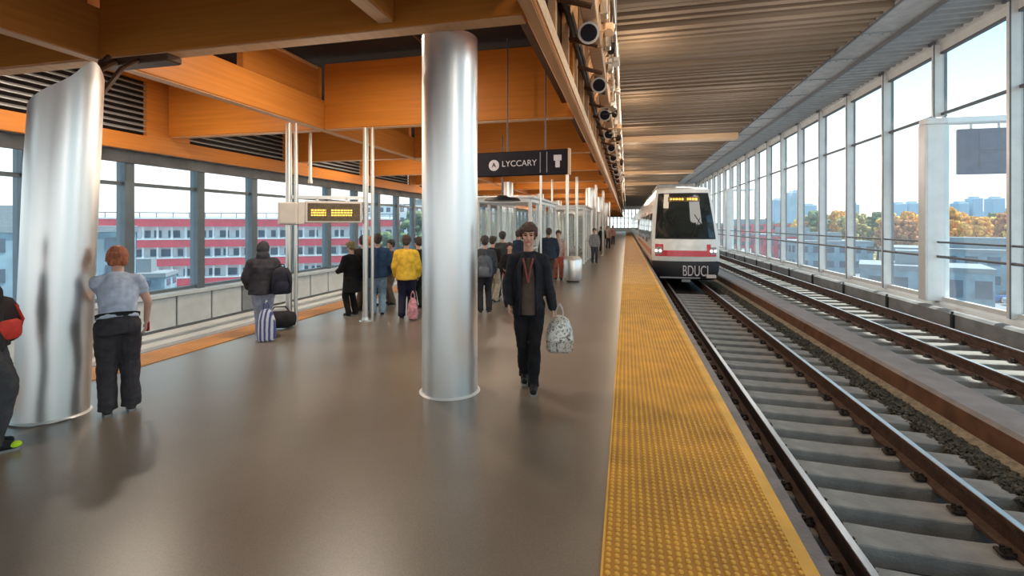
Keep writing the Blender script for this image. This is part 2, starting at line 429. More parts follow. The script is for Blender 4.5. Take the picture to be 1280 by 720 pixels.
# right parapet and window sill, left parapet
b = MB(); b.rings([[V((x, yy, z)) for x, z in ((8.22, BED), (8.22, -.52), (8.30, -.47), (8.46, -.47), (8.46, -.56), (8.62, -.56), (8.62, BED))] for yy in (YBACK, YEND)])
tag(b.build('wall_right', M['parapet']), kind='structure')
b = MB(); b.rings([[V((x, yy, z)) for x, z in ((8.62, -1.0), (8.62, -.42), (8.68, -.36), (9.05, -.36), (9.05, -1.0))] for yy in (YBACK, YEND)])
tag(b.build('trim_3', M['white']), kind='structure')
for i in range(14):
    yy = 11.5+3.2*i
    q = MB(); q.bbox(8.16, 8.218, yy-.05, yy+.05, -.95, -.5, .01); q.cyl((8.19, yy, -.5), (8.19, yy, -.44), .03, n=8)
    q.build('cable_bracket', M['blackp'])
    tag(bpy.data.objects[-1] if False else C.objects[-1], 'black cable bracket on the right parapet, %s from the camera' % ordinal(i), 'bracket', 'cable brackets on the right parapet')

b = MB()
b.box(-11.25, -11.05, YBACK, YEND, -1.1, .06)
tag(b.build('wall_left', M['panel_dark']), kind='structure')
b = MB(); b.rings([[V((x, yy, z)) for x, z in ((-10.93, .02), (-10.93, .10), (-11.3, .14), (-11.3, .02))] for yy in (YBACK, YEND)])
tag(b.build('trim_4', M['panel']), kind='structure')
for i in range(40):
    y0 = -1.75+1.05*i
    q = MB(); q.bbox(-11.05, -11.0, y0+.03, y0+1.02, -.74, .0, .01)
    o = q.build('wall_panel', M['panel'] if i not in (13,) else M['panel_dark'])  # the lone darker panel has a shadow put into its colour
    tag(o, 'pale grey cladding panel of the left parapet, %s' % ('half hidden by people' if i > 15 else 'in view behind the left track'), 'panel', 'cladding panels of the left parapet')
# two ledges/cable trays at the parapet foot
for x0, x1, z0, z1, lab in ((-10.99, -10.72, -.86, -.80, 'upper pale ledge at the foot of the left parapet'), (-10.72, -10.35, -1.02, -.94, 'lower pale ledge at the foot of the left parapet')):
    q = MB(); q.box(x0, x1, YBACK, YEND, z0, z1); q.box(x0, x1-.08, YBACK, YEND, BED, z0)
    tag(q.build('cable_tray', [M['white']]), lab, 'cable tray')

# ------------------------------------------------------------------ right glazing: one window per bay
def window_right(i, y0, y1):
    q = MB()
    q.bbox(8.55, 8.85, y0-.065, y0+.065, -.36, 6.95, .012, 0)
    q.box(8.535, 8.56, y0-.078, y0-.06, -.36, 6.95, 1)
    q.box(8.80, 8.86, y0-.085, y0-.06, -.36, 6.95, 1)
    q.box(8.70, 8.86, y0+.065, y1-.065, 6.72, 6.95, 0)       # head
    q.box(8.70, 8.80, y0+.065, y1-.065, 6.66, 6.72, 1)
    q.box(8.72, 8.80, y0+.065, y1-.065, 4.92, 4.99, 1)       # upper transom
    q.box(8.70, 8.82, y0+.065, y1-.065, -.36, -.24, 0)       # foot
    for s_ in (-1, 1): q.cyl((8.52, y0+s_*.07, 6.93), (8.52, y0+s_*.07, 7.02), .05, n=8, mi=1)
    q.cyl((8.60, y0+.065, 1.31), (8.60, y1-.065, 1.31), .028, n=8, mi=1)
    q.cyl((8.60, y0+.065, .90), (8.60, y1-.065, .90), .038, n=8, mi=1)
    w = q.build('window_%d' % i, [M['alu'], M['gasket']]); tag(w, kind='structure')
    for z0, z1 in ((-.24, 4.92), (4.99, 6.66)):
        g = MB(); g.box(8.755, 8.765, y0+.065, y1-.065, z0, z1)
        g.build('glass_pane', M['glass'], w)
wi = 1
y = 13.40-2.80*6
while y < YEND-1:
    window_right(wi, y, y+2.80); wi += 1; y += 2.80
# white service portal in front of the third bay, with the hanging dark screen
def portal(yc, label, label2):
    e = empty('service_portal', (8.6, yc, -.36), label, 'portal')
    q = MB(); q.bbox(8.34, 8.88, yc-.15, yc+.15, -.36, 4.66, .015, 0); q.build('portal_post', M['white'], e)
    q = MB(); q.bbox(8.28, 8.34, yc-.17, yc+.17, -.36, 4.66, .01, 0); q.build('post_cover', M['alu'], e)
    q = MB(); q.bbox(8.28, 10.75, yc-.25, yc+.15, 4.66, 4.84, .02, 0); q.build('portal_head', M['white'], e)
    q = MB(); q.bbox(10.55, 10.75, yc-.15, yc+.15, -8.0, 4.66, .02, 0); q.build('outer_post', M['white'], e)
    if label2:
        t = empty('display_screen', (9.7, yc, 3.2), label2, 'screen')
        q = MB(); q.bbox(9.12, 10.42, yc-.10, yc+.02, 3.22, 4.50, .015); q.build('screen_case', M['screen'], t)
        for xx in (9.45, 10.1):
            q = MB(); q.cyl((xx, yc-.04, 4.50), (xx, yc-.04, 4.66), .03, n=8); q.build('hanger', M['alu'], t)
        for a, c in ((3.35, 3.8), (3.88, 4.38)):
            q = MB(); q.bbox(9.6, 10.15, yc-.115, yc-.10, a, c, .006); q.build('rear_cover', M['screen'], t)
portal(16.20, 'white steel portal post with a header reaching outside the right glazing', 'dark blue-grey screen hanging outside the glazing under the white portal header')
portal(44.2, 'distant white portal frame in the right glazing behind the train', None)

# ------------------------------------------------------------------ left glazing
y = 8.66-1.9*6; k = 0
def window_left(i, y0, y1):
    q = MB()
    q.bbox(-11.32, -11.05, y0-.11, y0+.11, .10, 3.42, .012, 0)
    for z0, z1 in ((2.70, 2.78), (3.32, 3.42), (.13, .2)): q.box(-11.24, -11.12, y0+.11, y1-.11, z0, z1, 0)
    w = q.build('window_%d' % i, [M['slate']]); tag(w, kind='structure')
    g = MB(); g.box(-11.185, -11.175, y0+.11, y1-.11, .2, 2.70); g.build('glass_pane', M['glass'], w)
    g = MB(); g.box(-11.185, -11.175, y0+.11, y1-.11, 2.78, 3.32); g.build('glass_pane', M['glass'], w)
while y < YEND-2:
    window_left(wi, y, y+1.9); wi += 1; y += 1.9

# ------------------------------------------------------------------ high ribbed ceiling over the right tracks
rs = []; yy = -12.0; pts = []
b = MB(); X0, X1 = -.55, 5.985
k = 0
while yy < YEND:
    p = random.choice((.30, .36, .42, .5))
    dz = .13+random.uniform(-.05, .05)
    for (a, z) in ((0, ZC), (.36, ZC), (.44, ZC-dz), (.92, ZC-dz), (1.0, ZC)): pts.append((yy+a*p, z))
    yy += p; k += 1
n = len(pts)
vs = [(X0, a, z) for a, z in pts]+[(X1, a, z) for a, z in pts]
b.add(vs, [(i, i+1, n+i+1, n+i) for i in range(n-1)])
b.box(X0-.5, X1-.02, YBACK, YEND, ZC+.06, ZC+.3)
tag(b.build('ceiling', M['deck']), kind='structure')
for yy, wd in ((29.0, .9), (47, .7), (60, .7)):
    q = MB(); q.bbox(-.5, 6.0, yy-wd/2, yy+wd/2, ZC-.42, ZC-.02, .02)
    tag(q.build('cross_beam', M['wood_palex']), 'pale timber cross beam under the high ribbed ceiling, %s' % {29.0: 'nearest', 47: 'middle one'}.get(yy, 'farthest'), 'beam', 'cross beams of the high ceiling')
# edge girder with stiffener plates and bolts
e = empty('edge_girder', (6.5, 20, ZC-.4), 'long grey steel edge girder between ribbed ceiling and window soffit', 'girder')
q = MB(); q.box(6.0, 6.92, YBACK, YEND, ZC-.14, ZC-.08); q.box(6.02, 6.07, YBACK, YEND, ZC-.08, ZC+.1); q.build('girder_flange', M['girder'], e)
q = MB(); q.box(6.0, 6.035, YBACK, YEND, ZC-.19, ZC-.14); q.box(6.9, 6.94, YBACK, YEND, ZC-.26, ZC-.14); q.build('girder_lip', M['gasket'], e)
for i in range(30):
    yy = 4+2.1*i
    q = MB(); q.box(6.06, 6.88, yy-.015, yy+.015, ZC-.165, ZC-.14)
    for s_ in (.12, .3, .6, .78): q.cyl((6.0+s_, yy+.12, ZC-.165), (6.0+s_, yy+.12, ZC-.14), .022, n=6)
    q.build('splice_plate', M['panel_dark'], e)
# soffit between girder and glazing: corrugated, ends scalloped against the head frame
pts = []; yy = -12.0
while yy < YEND:
    for a, z in ((0, 7.10), (.05, 7.02), (.17, 7.02), (.22, 7.10), (.36, 7.10)): pts.append((yy+a, z))
    yy += .36
n = len(pts); b = MB()
b.add([(6.94, a, z-.03) for a, z in pts]+[(8.62, a, z) for a, z in pts], [(i, i+1, n+i+1, n+i) for i in range(n-1)])
b.box(6.9, 9.6, YBACK, YEND, 7.12, 7.35)
tag(b.build('ceiling_soffit', M['soffit']), kind='structure')
b = MB(); b.box(8.62, 9.0, YBACK, YEND, 6.95, 7.12); tag(b.build('trim_5', M['alu']), kind='structure')

# ------------------------------------------------------------------ low timber lattice ceiling
def beam_x(y0, label, x0=XE, x1=-.95, z0=ZB, z1=5.16, th=.22):
    e = empty('timber_beam', ((x0+x1)/2, y0, z0), label, 'beam', 'timber beams crossing the platform')
    segs = [(x0+.12, XB-.1), (XB+.1, x1)]
    for a, c in segs:
        q = MB(); q.bbox(a, c, y0, y0+th, z0, z1, .012); q.build('beam_panel', M['wood_x'], e)
        q = MB(); q.box(a+.02, c-.02, y0+.02, y0+th-.02, z0-.012, z0+.001); q.build('soffit_lath', M['wood_pale'], e)
    for xx in (-4.75, -3.1):   # steel joint plates and bolts
        pass
    return e
YROW = [4.45+4.40*i for i in range(29)]
for i, yy in enumerate(YROW):
    beam_x(yy, ['deep orange timber beam nearest the camera, crossing above the steel columns',
                'deep timber beam behind the nearest one, with a dark void above it'][i] if i < 2 else
           'orange timber beam crossing the platform, %s from the camera' % ordinal(i))
beam_x(.05, 'timber beam just overhead, out at the near end of the lattice')
def beam_y(x0, x1, z0, z1, y0, y1, label, name='timber_beam', m='wood_y', soff=True):
    e = empty(name, ((x0+x1)/2, (y0+y1)/2, z0), label, 'beam', 'timber beams running along the platform')
    q = MB(); q.bbox(x0, x1, y0, y1, z0, z1, .012); q.build('beam_panel', M[m], e)
    if soff:
        q = MB(); q.box(x0+.02, x1-.02, y0, y1, z0-.012, z0+.001); q.build('soffit_lath', M['wood_pale'], e)
    return e
eB = beam_y(XB-.1, XB+.1, ZB, 4.40, YBACK, YEND, 'shallow timber beam running lengthwise above the left tapering column')
for i, yy in enumerate([.05]+YROW[:-1]):
    q = MB(); q.bbox(XB-.2, XB-.06, yy+2.4, yy+4.38, 4.42, 5.05, .01); q.build('upper_panel', M['wood_y'], eB)
    q = MB(); q.bbox(XB-.22, XB-.02, yy+2.3, yy+4.38, 5.05, 5.11, .01); q.build('upper_cap', M['wood_pale'], eB)
beam_y(-2.47, -2.28, 3.86, 5.16, .3, 4.44, 'short timber beam meeting the nearest cross beam from the front')
eC = beam_y(-.95, -.80, ZB, 4.05, YBACK, YEND, 'long timber edge beam along the tracks side of the low ceiling')
q = MB(); q.box(-.80, -.785, YBACK, YEND, 3.84, 4.02); q.build('edge_lath', M['wood_palex'], eC)
# left fascia with louvres
eE = empty('timber_fascia', (XE, 25, 3.4), 'orange timber fascia with dark louvres above the left track edge', 'fascia')
q = MB(); q.bbox(XE-.06, XE+.06, YBACK, YEND, 3.40, 3.75, .01); q.build('fascia_band', M['wood_y'], eE)
q = MB(); q.box(XE-.04, XE+.04, YBACK, YEND, 4.95, 5.3); q.build('fascia_top', M['wood_y'], eE)
for i, yy in enumerate([.05]+YROW[:-1]):
    for (a, c) in ((yy+.22, yy+.62), (yy+3.95, yy+4.62)):
        q = MB(); q.box(XE-.05, XE+.05, a, c, 3.75, 4.95); q.build('fascia_post', M['wood_y'], eE)
    lv = MB()
    for j in range(9):
        z = 3.82+j*.125
        lv.add([(XE-.06, yy+.62, z+.05), (XE+.03, yy+.62, z), (XE+.03, yy+3.95, z), (XE-.06, yy+3.95, z+.05),
                (XE-.06, yy+.62, z+.075), (XE+.03, yy+.62, z+.025), (XE+.03, yy+3.95, z+.025), (XE-.06, yy+3.95, z+.075)],
               [(0, 1, 2, 3), (7, 6, 5, 4), (0, 4, 5, 1), (1, 5, 6, 2), (2, 6, 7, 3), (3, 7, 4, 0)])
    lv.build('louvre', M['soffit'], eE)
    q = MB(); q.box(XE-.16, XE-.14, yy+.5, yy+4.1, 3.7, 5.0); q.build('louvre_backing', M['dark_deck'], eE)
# left outer soffit (corrugated grey metal)
b = MB(); pts = []; yy = -12.0
while yy < YEND:
    for a, z in ((0, 3.50), (.06, 3.44), (.24, 3.44), (.30, 3.50), (.48, 3.50)): pts.append((yy+a, z))
    yy += .48
n = len(pts)
b.add([(-10.48, a, z+.02) for a, z in pts]+[(-11.5, a, z) for a, z in pts], [(i, n+i, n+i+1, i+1) for i in range(n-1)])
b.box(-11.6, -10.48, YBACK, YEND, 3.53, 3.75)
b.box(-11.02, -10.90, YBACK, YEND, 3.20, 3.46)
tag(b.build('ceiling_left_soffit', M['parapet']), kind='structure')
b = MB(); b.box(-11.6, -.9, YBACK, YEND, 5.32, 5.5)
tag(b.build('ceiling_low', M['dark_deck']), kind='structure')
for i, yy in enumerate(YROW[:12]):
    for xx in (-8.4, -3.6):
        q = MB(); q.cyl((xx, yy-4.3, 5.12), (xx, yy+.05, 5.12), .035, n=8)
        tag(q.build('sprinkler_pipe', M['dark_wood']), 'dark pipe in the roof void above the timber lattice', 'pipe', 'pipes in the roof void')

# ------------------------------------------------------------------ clerestory clutter between the low and the high ceiling
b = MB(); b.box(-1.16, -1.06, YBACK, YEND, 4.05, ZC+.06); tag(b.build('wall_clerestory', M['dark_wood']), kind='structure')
e = empty('timber_duct', (-.6, 20, 4.45), 'pale boxed timber duct running high above the edge beam', 'duct')
q = MB(); q.bbox(-.68, -.44, 1.0, YEND, 5.04, 5.40, .015); q.build('duct_case', M['wood_palex'], e)
for i in range(26):
    q = MB(); q.bbox(-.71, -.42, 2.2+2.2*i, 2.28+2.2*i, 5.01, 5.43, .01); q.build('duct_collar', M['wood_pale'], e)
tag(MB().tube([(-.22, 2+.5*i, 5.65+.02*math.sin(i)) for i in range(250)], .035, 8).build('conduit', M['steel_post'], smooth=True), 'satin steel conduit running below the ribbed ceiling edge', 'conduit')
tag(MB().tube([(-.90, 2+.5*i, 5.1+.03*math.sin(i*.7)) for i in range(250)], .05, 8).build('conduit', M['blackp'], smooth=True), 'black conduit running behind the timber duct', 'conduit')
def bracket():
    e = empty('truss_bracket', (0, 0, 4.05), '-', 'bracket', 'timber brackets under the clerestory')
    q = MB(); q.bbox(-1.05, -.93, -.06, .06, 4.06, 6.9, .01); q.build('post', M['wood_pale'], e)
    q = MB(); q.bbox(-1.02, -.36, -.05, .05, 6.35, 6.55, .01); q.build('cantilever', M['wood_palex'], e)
    q = MB(); q.tube([(-.95, 0, 5.3), (-.42, 0, 6.38)], .055, 6); q.build('strut', M['wood_pale'], e)
    q = MB(); q.tube([(-.93, 0, 4.9), (-.45, 0, 4.74)], .04, 6); q.build('tie', M['dark_wood'], e)
    q = MB(); q.bbox(-.41, -.29, -.12, .12, 5.2, 5.5, .02); q.cyl((-.36, 0, 5.5), (-.36, 0, 6.36), .02, n=6); q.build('junction_box', M['steel_post'], e)
    return e
br = bracket()
for i in range(34):
    o = br if i == 0 else copy_tree(br)
    o.location = (0, 3.6+4.4/3*i, 4.05)
    o['label'] = 'timber truss bracket carrying the high ceiling edge, %s from the camera' % ordinal(i)
def bulk_speaker(i, yy, lab, m_body):
    e = empty('round_lamp', (-.62, yy, 4.70), lab, 'lamp', 'round lamps under the timber duct')
    q = MB(); q.cyl((-.60, yy+.18, 4.90), (-.58, yy-.02, 4.84), .15, .17, 20); q.build('lamp_body', M['cream'], e)
    q = MB(); q.cyl((-.58, yy-.02, 4.84), (-.578, yy-.045, 4.83), .135, .125, 20); q.build('lamp_face', m_body, e)
    q = MB(); q.bbox(-.63, -.55, yy+.02, yy+.12, 4.98, 5.04, .01); q.build('lamp_foot', M['steel_post'], e)
for i in range(10):
    bulk_speaker(i, 7.7+2.9333*i, 'round black-faced lamp under the timber duct, %s from the camera' % ordinal(i), M['black'])
for i in range(46):
    yy = 3.6+4.4/3*(i//2)+(.45 if i % 2 else 1.02); s_ = random.uniform(.6, 1.2)
    q = MB(); z = random.uniform(4.3, 5.7); x = random.uniform(-.33, -.20)
    q.bbox(x-.07*s_, x+.07*s_, yy-.1, yy+.1, z, z+.16*s_, .02); q.cyl((x, yy, z+.16*s_), (x, yy, ZC-(.44 if 28.4 < yy < 29.6 else .24)), .012, n=6)
    q.cyl((x, yy-.1, z+.05), (x-.3, yy-.14, z+.02), .02, n=6); q.cyl((x, yy-.12, z+.03), (x, yy-.2, z-.04), .05*s_, .065*s_, 10)
    tag(q.build('cable_fitting', [M['cream'], M['clip'], M['steel_post'], M['wood_palex']][i % 4]), 'small %s fitting on a thin rod in the clutter along the clerestory' % ['cream', 'dark', 'steel', 'tan'][i % 4], 'fitting', '%s fittings along the clerestory' % ['cream', 'dark', 'steel', 'tan'][i % 4])

b = MB(); b.box(-11.4, 9.2, YEND+.02, YEND+.15, -1.1, 1.0); b.box(-11.4, 9.2, YEND+.02, YEND+.15, 6.0, 7.4)
for k in range(22): b.box(-11.4+k*.98, -11.2+k*.98, YEND+.02, YEND+.15, 1.0, 6.0)
for z in (2.2, 3.6, 4.8): b.box(-11.4, 9.2, YEND+.02, YEND+.15, z, z+.12)
w_ = b.build('wall_far_end', M['cream']); tag(w_, kind='structure')
g = MB(); g.box(-11.4, 9.2, YEND+.05, YEND+.06, 1.0, 6.0); g.build('glass_pane', M['shelter_glass'], w_)

# ------------------------------------------------------------------ steel columns
def column(x, y, label, top=None, lean=(0, 0), r0=.30, r1=.30, ztop=3.82, cut=False):
    e = empty('steel_column', (x, y, 0), label, 'column', 'brushed steel columns')
    n = 48; rs = []; K = 14
    for k in range(K+1):
        t = k/K; z = t*ztop
        ring = []
        for i in range(n):
            a = 2*PI*i/n; r = r0+(r1-r0)*t
            zz = z
            if cut and k > K-4:
                # fish-mouth top: low on the left, peaking towards the right where it meets the bracket
                w = (k-(K-4))/4
                ca = math.cos(a-math.radians(25))
                zz = z - w*.40*((1-ca)*.5)**.8 + w*.12*max(0, math.cos(a-math.radians(5)))**10
            ring.append(V((x+lean[0]*t+r*math.cos(a), y+lean[1]*t+r*math.sin(a), zz)))
        rs.append(ring)
    q = MB(); q.rings(rs, caps=not cut)
    shade_auto(q.build('column_shaft', M['steel'], e), 35)
    q = MB(); q.cyl((x, y, 0), (x+lean[0]*.004, y+lean[1]*.004, .014), r0+.03, r0+.012, 40); q.build('base_ring', M['alu'], e)
    return e
column(-1.87, 4.93, 'brushed steel round column in the middle of the platform')
e = column(-5.30, 3.42, 'leaning steel column with a fish-mouth cut top at left, behind the backpack wearer', lean=(-.05, .16), r0=.272, r1=.280, ztop=3.30, cut=True)
q = MB(); q.tube([(-5.30, 3.68, 3.0), (-5.45, 3.95, 3.45), (-5.95, 4.5, 3.76)], .035, 8); q.tube([(-5.22, 3.72, 3.0), (-5.35, 4.1, 3.5), (-5.6, 4.5, 3.76)], .025, 8)
q.bbox(-6.2, -5.15, 4.46, 4.66, 3.70, 3.79, .015); q.tube([(-5.45, 3.60, 3.0), (-5.80, 4.3, 3.74)], .025, 8)
q.build('head_bracket', M['dark_wood'], e)
for i, (x, y) in enumerate(((-5.5, 13.35), (-5.5, 22.15), (-1.9, 26.6), (-5.5, 30.9), (-1.9, 35.4), (-5.5, 39.7), (-1.9, 44.2))):
    column(x, y, 'distant steel column %s' % ['behind the yellow jacket queue, left of the middle column', 'in the left row beyond the shelter', 'near the tracks beyond the shelters',
           'third in the left row', 'second beyond the shelters near the tracks', 'fourth in the left row', 'farthest near the tracks'][i], r0=.26, r1=.26)

# ------------------------------------------------------------------ posts, signs
def post(x, y, z1, label, r=.045, double=False, foot=True, z0=0.0, grp='steel posts on the platform'):
    e = empty('steel_post', (x, y, z0), label, 'post', grp)
    q = MB(); q.cyl((x, y, z0), (x, y, z1), r, n=16)
    if double: q.cyl((x+.13, y+.02, z0), (x+.13, y+.02, z1), r*.6, n=12)
    shade_auto(q.build('post_tube', M['steel_post'], e))
    if foot:
        q = MB(); q.cyl((x, y, .0), (x, y, .025), r*2.4, r*2.2, 20); q.cyl((x, y, .025), (x, y, .07), r*1.4, r*1.2, 20); q.build('post_foot', M['steel_post'], e)
    return e
# departure board between two posts, with its control box
pA = (-4.97, 6.98); pB = (-4.36, 8.75)
def at(u, v, z):          # ground-plane survey helper: where a sight line meets height z
    d = 600*(CAMH-z)/(v-281.0); l = (u-640)/600*d
    th = math.atan(143/600.)
    return (-d*math.sin(th)+l*math.cos(th), d*math.cos(th)+l*math.sin(th))
def atd(u, d):
    l = (u-640)/600*d; th = math.atan(143/600.)
    return (-d*math.sin(th)+l*math.cos(th), d*math.cos(th)+l*math.sin(th))
pA = atd(361, 8.6); pB = atd(457, 9.0)
post(pA[0], pA[1], 3.62, 'left steel post of the departure board, standing by the hooded person', .055, True)
post(pB[0], pB[1], 3.62, 'right steel post of the departure board, left of the queue', .05, True)
ang = math.atan2(pB[1]-pA[1], pB[0]-pA[0])
def board():
    c = V(((pA[0]+pB[0])/2, (pA[1]+pB[1])/2, 1.83))
    L = (V(pB)-V(pA)).length
    e = empty('departure_board', c, 'dark electronic departure board with amber display, hung between two posts', 'sign')
    R = Matrix.Translation(c) @ Matrix.Rotation(ang, 4, 'Z')
    q = MB(); q.bbox(-L/2+.27, L/2-.06, -.09, .09, 0, .40, .015, 0, R); q.build('board_case', M['cream'], e)
    q = MB(); q.box(-L/2+.32, L/2-.1, -.097, -.088, .04, .36, 0, R); q.build('display_window', M['amber_dim'], e)
    q = MB(); random.seed(3)
    for (a, c2) in ((-.28, -.03), (.06, .42)):
        for r_ in range(3):
            x = a
            while x < c2:
                w = random.uniform(.02, .05)
                q.box(x, min(x+w, c2), -.102, -.097, .13+r_*.045, .158+r_*.045, 0, R); x += w+.012
    q.build('display_characters', M['amber'], e)
    q = MB(); q.box(-L/2, L/2, -.02, .02, .44, .50, 0, R); q.box(-.2, -.16, -.02, .02, .38, .46, 0, R); q.box(.3, .34, -.02, .02, .38, .46, 0, R); q.build('support_bar', M['steel_post'], e)
    t = empty('control_box', c, 'beige square control box on the left post of the departure board', 'box')
    q = MB(); q.bbox(-L/2-.16, -L/2+.16, -.14, .0, -.03, .37, .015, 0, R); q.bbox(-L/2+.16, -L/2+.27, -.10, .06, -.02, .38, .01, 0, R); q.build('box_case', M['cream'], t)
    q = MB(); q.bbox(-L/2-.13, -L/2+.13, -.148, -.14, .0, .34, .003, 0, R); q.build('box_lid', M['cream'], t)
board()
x, y = atd(388, 10.4); e = empty('hanging_rod', (x, y, 2.75), 'short steel rod hanging from the beam above the departure board', 'rod')
q = MB(); q.cyl((x, y, 2.78), (x, y, 3.80), .035, n=12); q.build('rod_tube', M['steel_post'], e); q = MB(); q.cyl((x, y, 2.70), (x, y, 2.78), .05, .045, 12); q.build('rod_cap', M['steel_post'], e)

# black overhead sign
def overhead_sign():
    a = V((*atd(596, 8.9), 0)); c = V((*atd(710.5, 8.35), 0))
    mid = (a+c)/2; L = (c-a).length; an = math.atan2(c.y-a.y, c.x-a.x)
    c0 = V((mid.x, mid.y, 2.68))
    e = empty('overhead_sign', c0, 'black hanging sign with white round symbol and lettering, right of the middle column', 'sign')
    R = Matrix.Translation(c0) @ Matrix.Rotation(an, 4, 'Z')
    q = MB(); q.bbox(-L/2, L/2, -.05, .05, 0, .44, .012, 0, R); q.build('sign_panel', M['black'], e)
    q = MB(); q.bbox(L/2, L/2+.035, -.06, .06, -.01, .45, .006, 0, R); q.build('end_cap', M['wood_palex'], e)
    q = MB(); q.cyl(R @ V((-L/2+.36, -.05, .20)), R @ V((-L/2+.36, -.058, .20)), .10, n=24); q.build('round_symbol', M['signwhite'], e)
    text_mesh('sign_lettering', 'A', .12, R @ V((-L/2+.36, -.06, .20)), (PI/2, 0, an), M['black'], e)
    text_mesh('sign_lettering', 'LYCCARY', .15, R @ V((-L/2+.84, -.055, .215)), (PI/2, 0, an), M['signwhite'], e)
    q = MB(); q.bbox(L/2-.25, L/2-.11, -.058, -.05, .24, .34, .003, 0, R); q.bbox(L/2-.22, L/2-.14, -.058, -.05, .12, .24, .003, 0, R)
    q.build('square_symbol', M['signwhite'], e)
    q = MB(); q.box(L/2-.50, L/2-.485, -.056, -.05, .04, .40, 0, R); q.box(L/2-.38, L/2-.365, -.056, -.05, .04, .40, 0, R); q.build('panel_seam', M['tr_grey'], e)
    q = MB()
    for xx in (-.26, .45): q.cyl(R @ V((xx, 0, .44)), R @ V((xx, 0, 2.5)), .013, n=8)
    q.build('suspension_rod', M['gasket'], e)
overhead_sign()
# dark flat lamp below the sign
x, y = atd(628, 10.8)
e = empty('pendant_lamp', (x, y, 2.3), 'flat dark pendant lamp under the black sign', 'lamp')
q = MB(); q.cyl((x, y, 2.34), (x, y, 2.40), .42, .36, 24); q.cyl((x, y, 2.40), (x, y, 2.46), .2, .08, 24); q.build('lamp_shade', M['blackp'], e)
q = MB(); q.cyl((x, y, 2.46), (x, y, 3.8), .015, n=8); q.build('lamp_rod', M['gasket'], e)
# posts down the platform
for (u, d, z1, lab, r) in ((709, 16.4, 3.8, 'tall steel post just right of the black sign', .055), (721, 20, 3.8, 'second tall steel post right of the black sign', .06),
                        (745, 24, 3.8, 'third steel post right of the black sign', .065), (676, 13.9, 3.8, 'slim steel post behind the walking person', .032),
                        (754, 28, 3.8, 'fourth steel post right of the black sign', .07), (762, 42, 3.8, 'farthest steel post right of the black sign', .07),
                        (690, 21.1, 3.8, 'slim steel post among the shelters', .045), (733, 28, 3.8, 'slim steel post beyond the litter bin', .05)):
    x, y = atd(u, d); post(x, y, z1, lab, r)
# glass shelters down the middle
def shelter(x0, y0, L, W, label):
    e = empty('glass_shelter', (x0, y0+L/2, 0), label, 'shelter', 'glass shelters along the platform')
    for xx in (x0-W/2, x0+W/2):
        for j in range(int(L/1.3)+1):
            q = MB(); q.bbox(xx-.05, xx+.05, y0+j*1.3-.05, y0+j*1.3+.05, 0, 2.5, .008); q.build('shelter_post', M['white'], e)
        q = MB(); q.box(xx-.008, xx+.008, y0+.05, y0+L-.05, .12, 2.3); q.build('side_pane', M['shelter_glass'], e)
        q = MB(); q.bbox(xx-.05, xx+.05, y0, y0+L, 2.5, 2.62, .01); q.bbox(xx-.03, xx+.03, y0, y0+L, 1.02, 1.08, .01); q.build('side_rail', M['white'], e)
    q = MB(); q.box(x0-W/2+.05, x0+W/2-.05, y0-.008, y0+.008, .12, 2.3); q.build('end_pane', M['shelter_glass'], e)
    q = MB(); q.bbox(x0-W/2, x0+W/2, y0-.05, y0+.05, 2.5, 2.62, .01); q.build('end_rail', M['white'], e)
    q = MB(); q.bbox(x0-W/2-.15, x0+W/2+.15, y0-.15, y0+L+.15, 2.62, 2.70, .02); q.build('shelter_roof', M['white'], e)
    q = MB(); q.bbox(x0-.25, x0+.25, y0+.5, y0+L-.5, .42, .47, .01)
    for yy in (y0+.8, y0+L-.8): q.bbox(x0-.05, x0+.05, yy-.05, yy+.05, 0, .42, .01)
    q.build('shelter_bench', M['tr_grey'], e)
shelter(-3.75, 14.6, 5.2, 1.7, 'nearest white-framed glass shelter, behind the queue')
shelter(-2.7, 22.2, 5.2, 1.6, 'second white-framed glass shelter, behind the walking person')
shelter(-2.9, 29.5, 5.2, 1.8, 'third white-framed glass shelter down the platform')
shelter(-3.0, 37.5, 6.5, 1.8, 'fourth white-framed glass shelter down the platform')
shelter(-3.0, 47.5, 6.5, 1.8, 'farthest white-framed glass shelter down the platform')
# litter bin
x, y = atd(716, 15.2)
e = empty('litter_bin', (x, y, 0), 'silver litter bin standing on the platform right of the walking person', 'bin')
q = MB(); rs = [[V((x+rx*math.cos(2*PI*i/20), y+rx*math.sin(2*PI*i/20), z)) for i in range(20)] for rx, z in ((.26, .05), (.29, .12), (.30, .68), (.28, .72))]
q.rings(rs); shade_auto(q.build('bin_body', M['steel'], e)); q = MB(); q.cyl((x, y, .72), (x, y, .80), .29, .2, 20); q.build('bin_lid', M['cream'], e)
q = MB(); q.cyl((x, y, 0), (x, y, .05), .2, n=16); q.build('bin_base', M['blackp'], e)

# added fill lamps in the lattice cells: invented can and lens plus area light
def lamp(name, x, y, z, W, size, col=(1, .86, .70), lab=None, grp=None):
    e = empty(name, (x, y, z), lab, 'lamp', grp)
    q = MB(); q.cyl((x, y, z), (x, y, z+.16), .13, .13, 20); q.cyl((x, y, z+.16), (x, y, z+.30), .012, n=6); q.build('fill_can', M['cream'], e)
    q = MB(); q.cyl((x, y, z-.004), (x, y, z+.004), .11, n=20); q.build('fill_lens', M['fill_glow'], e)
    L = bpy.data.lights.new(name+' light', 'AREA'); L.shape = 'DISK'; L.size = size; L.energy = W; L.color = col
    o = bpy.data.objects.new('fill_light', L); C.objects.link(o); o.location = (x, y, z-.03)
    return o
for i in range(6):
    for j, x in enumerate((-4.2, -8.3)):
        lamp('fill_lamp', x, 6.6+8.8*i, 4.95, 60, .25, lab='added downlight in the timber lattice %s' % ('over the platform' if j == 0 else 'over the left track'), grp='added fill lamps in the lattice, ' + ('platform row' if j == 0 else 'left row'))
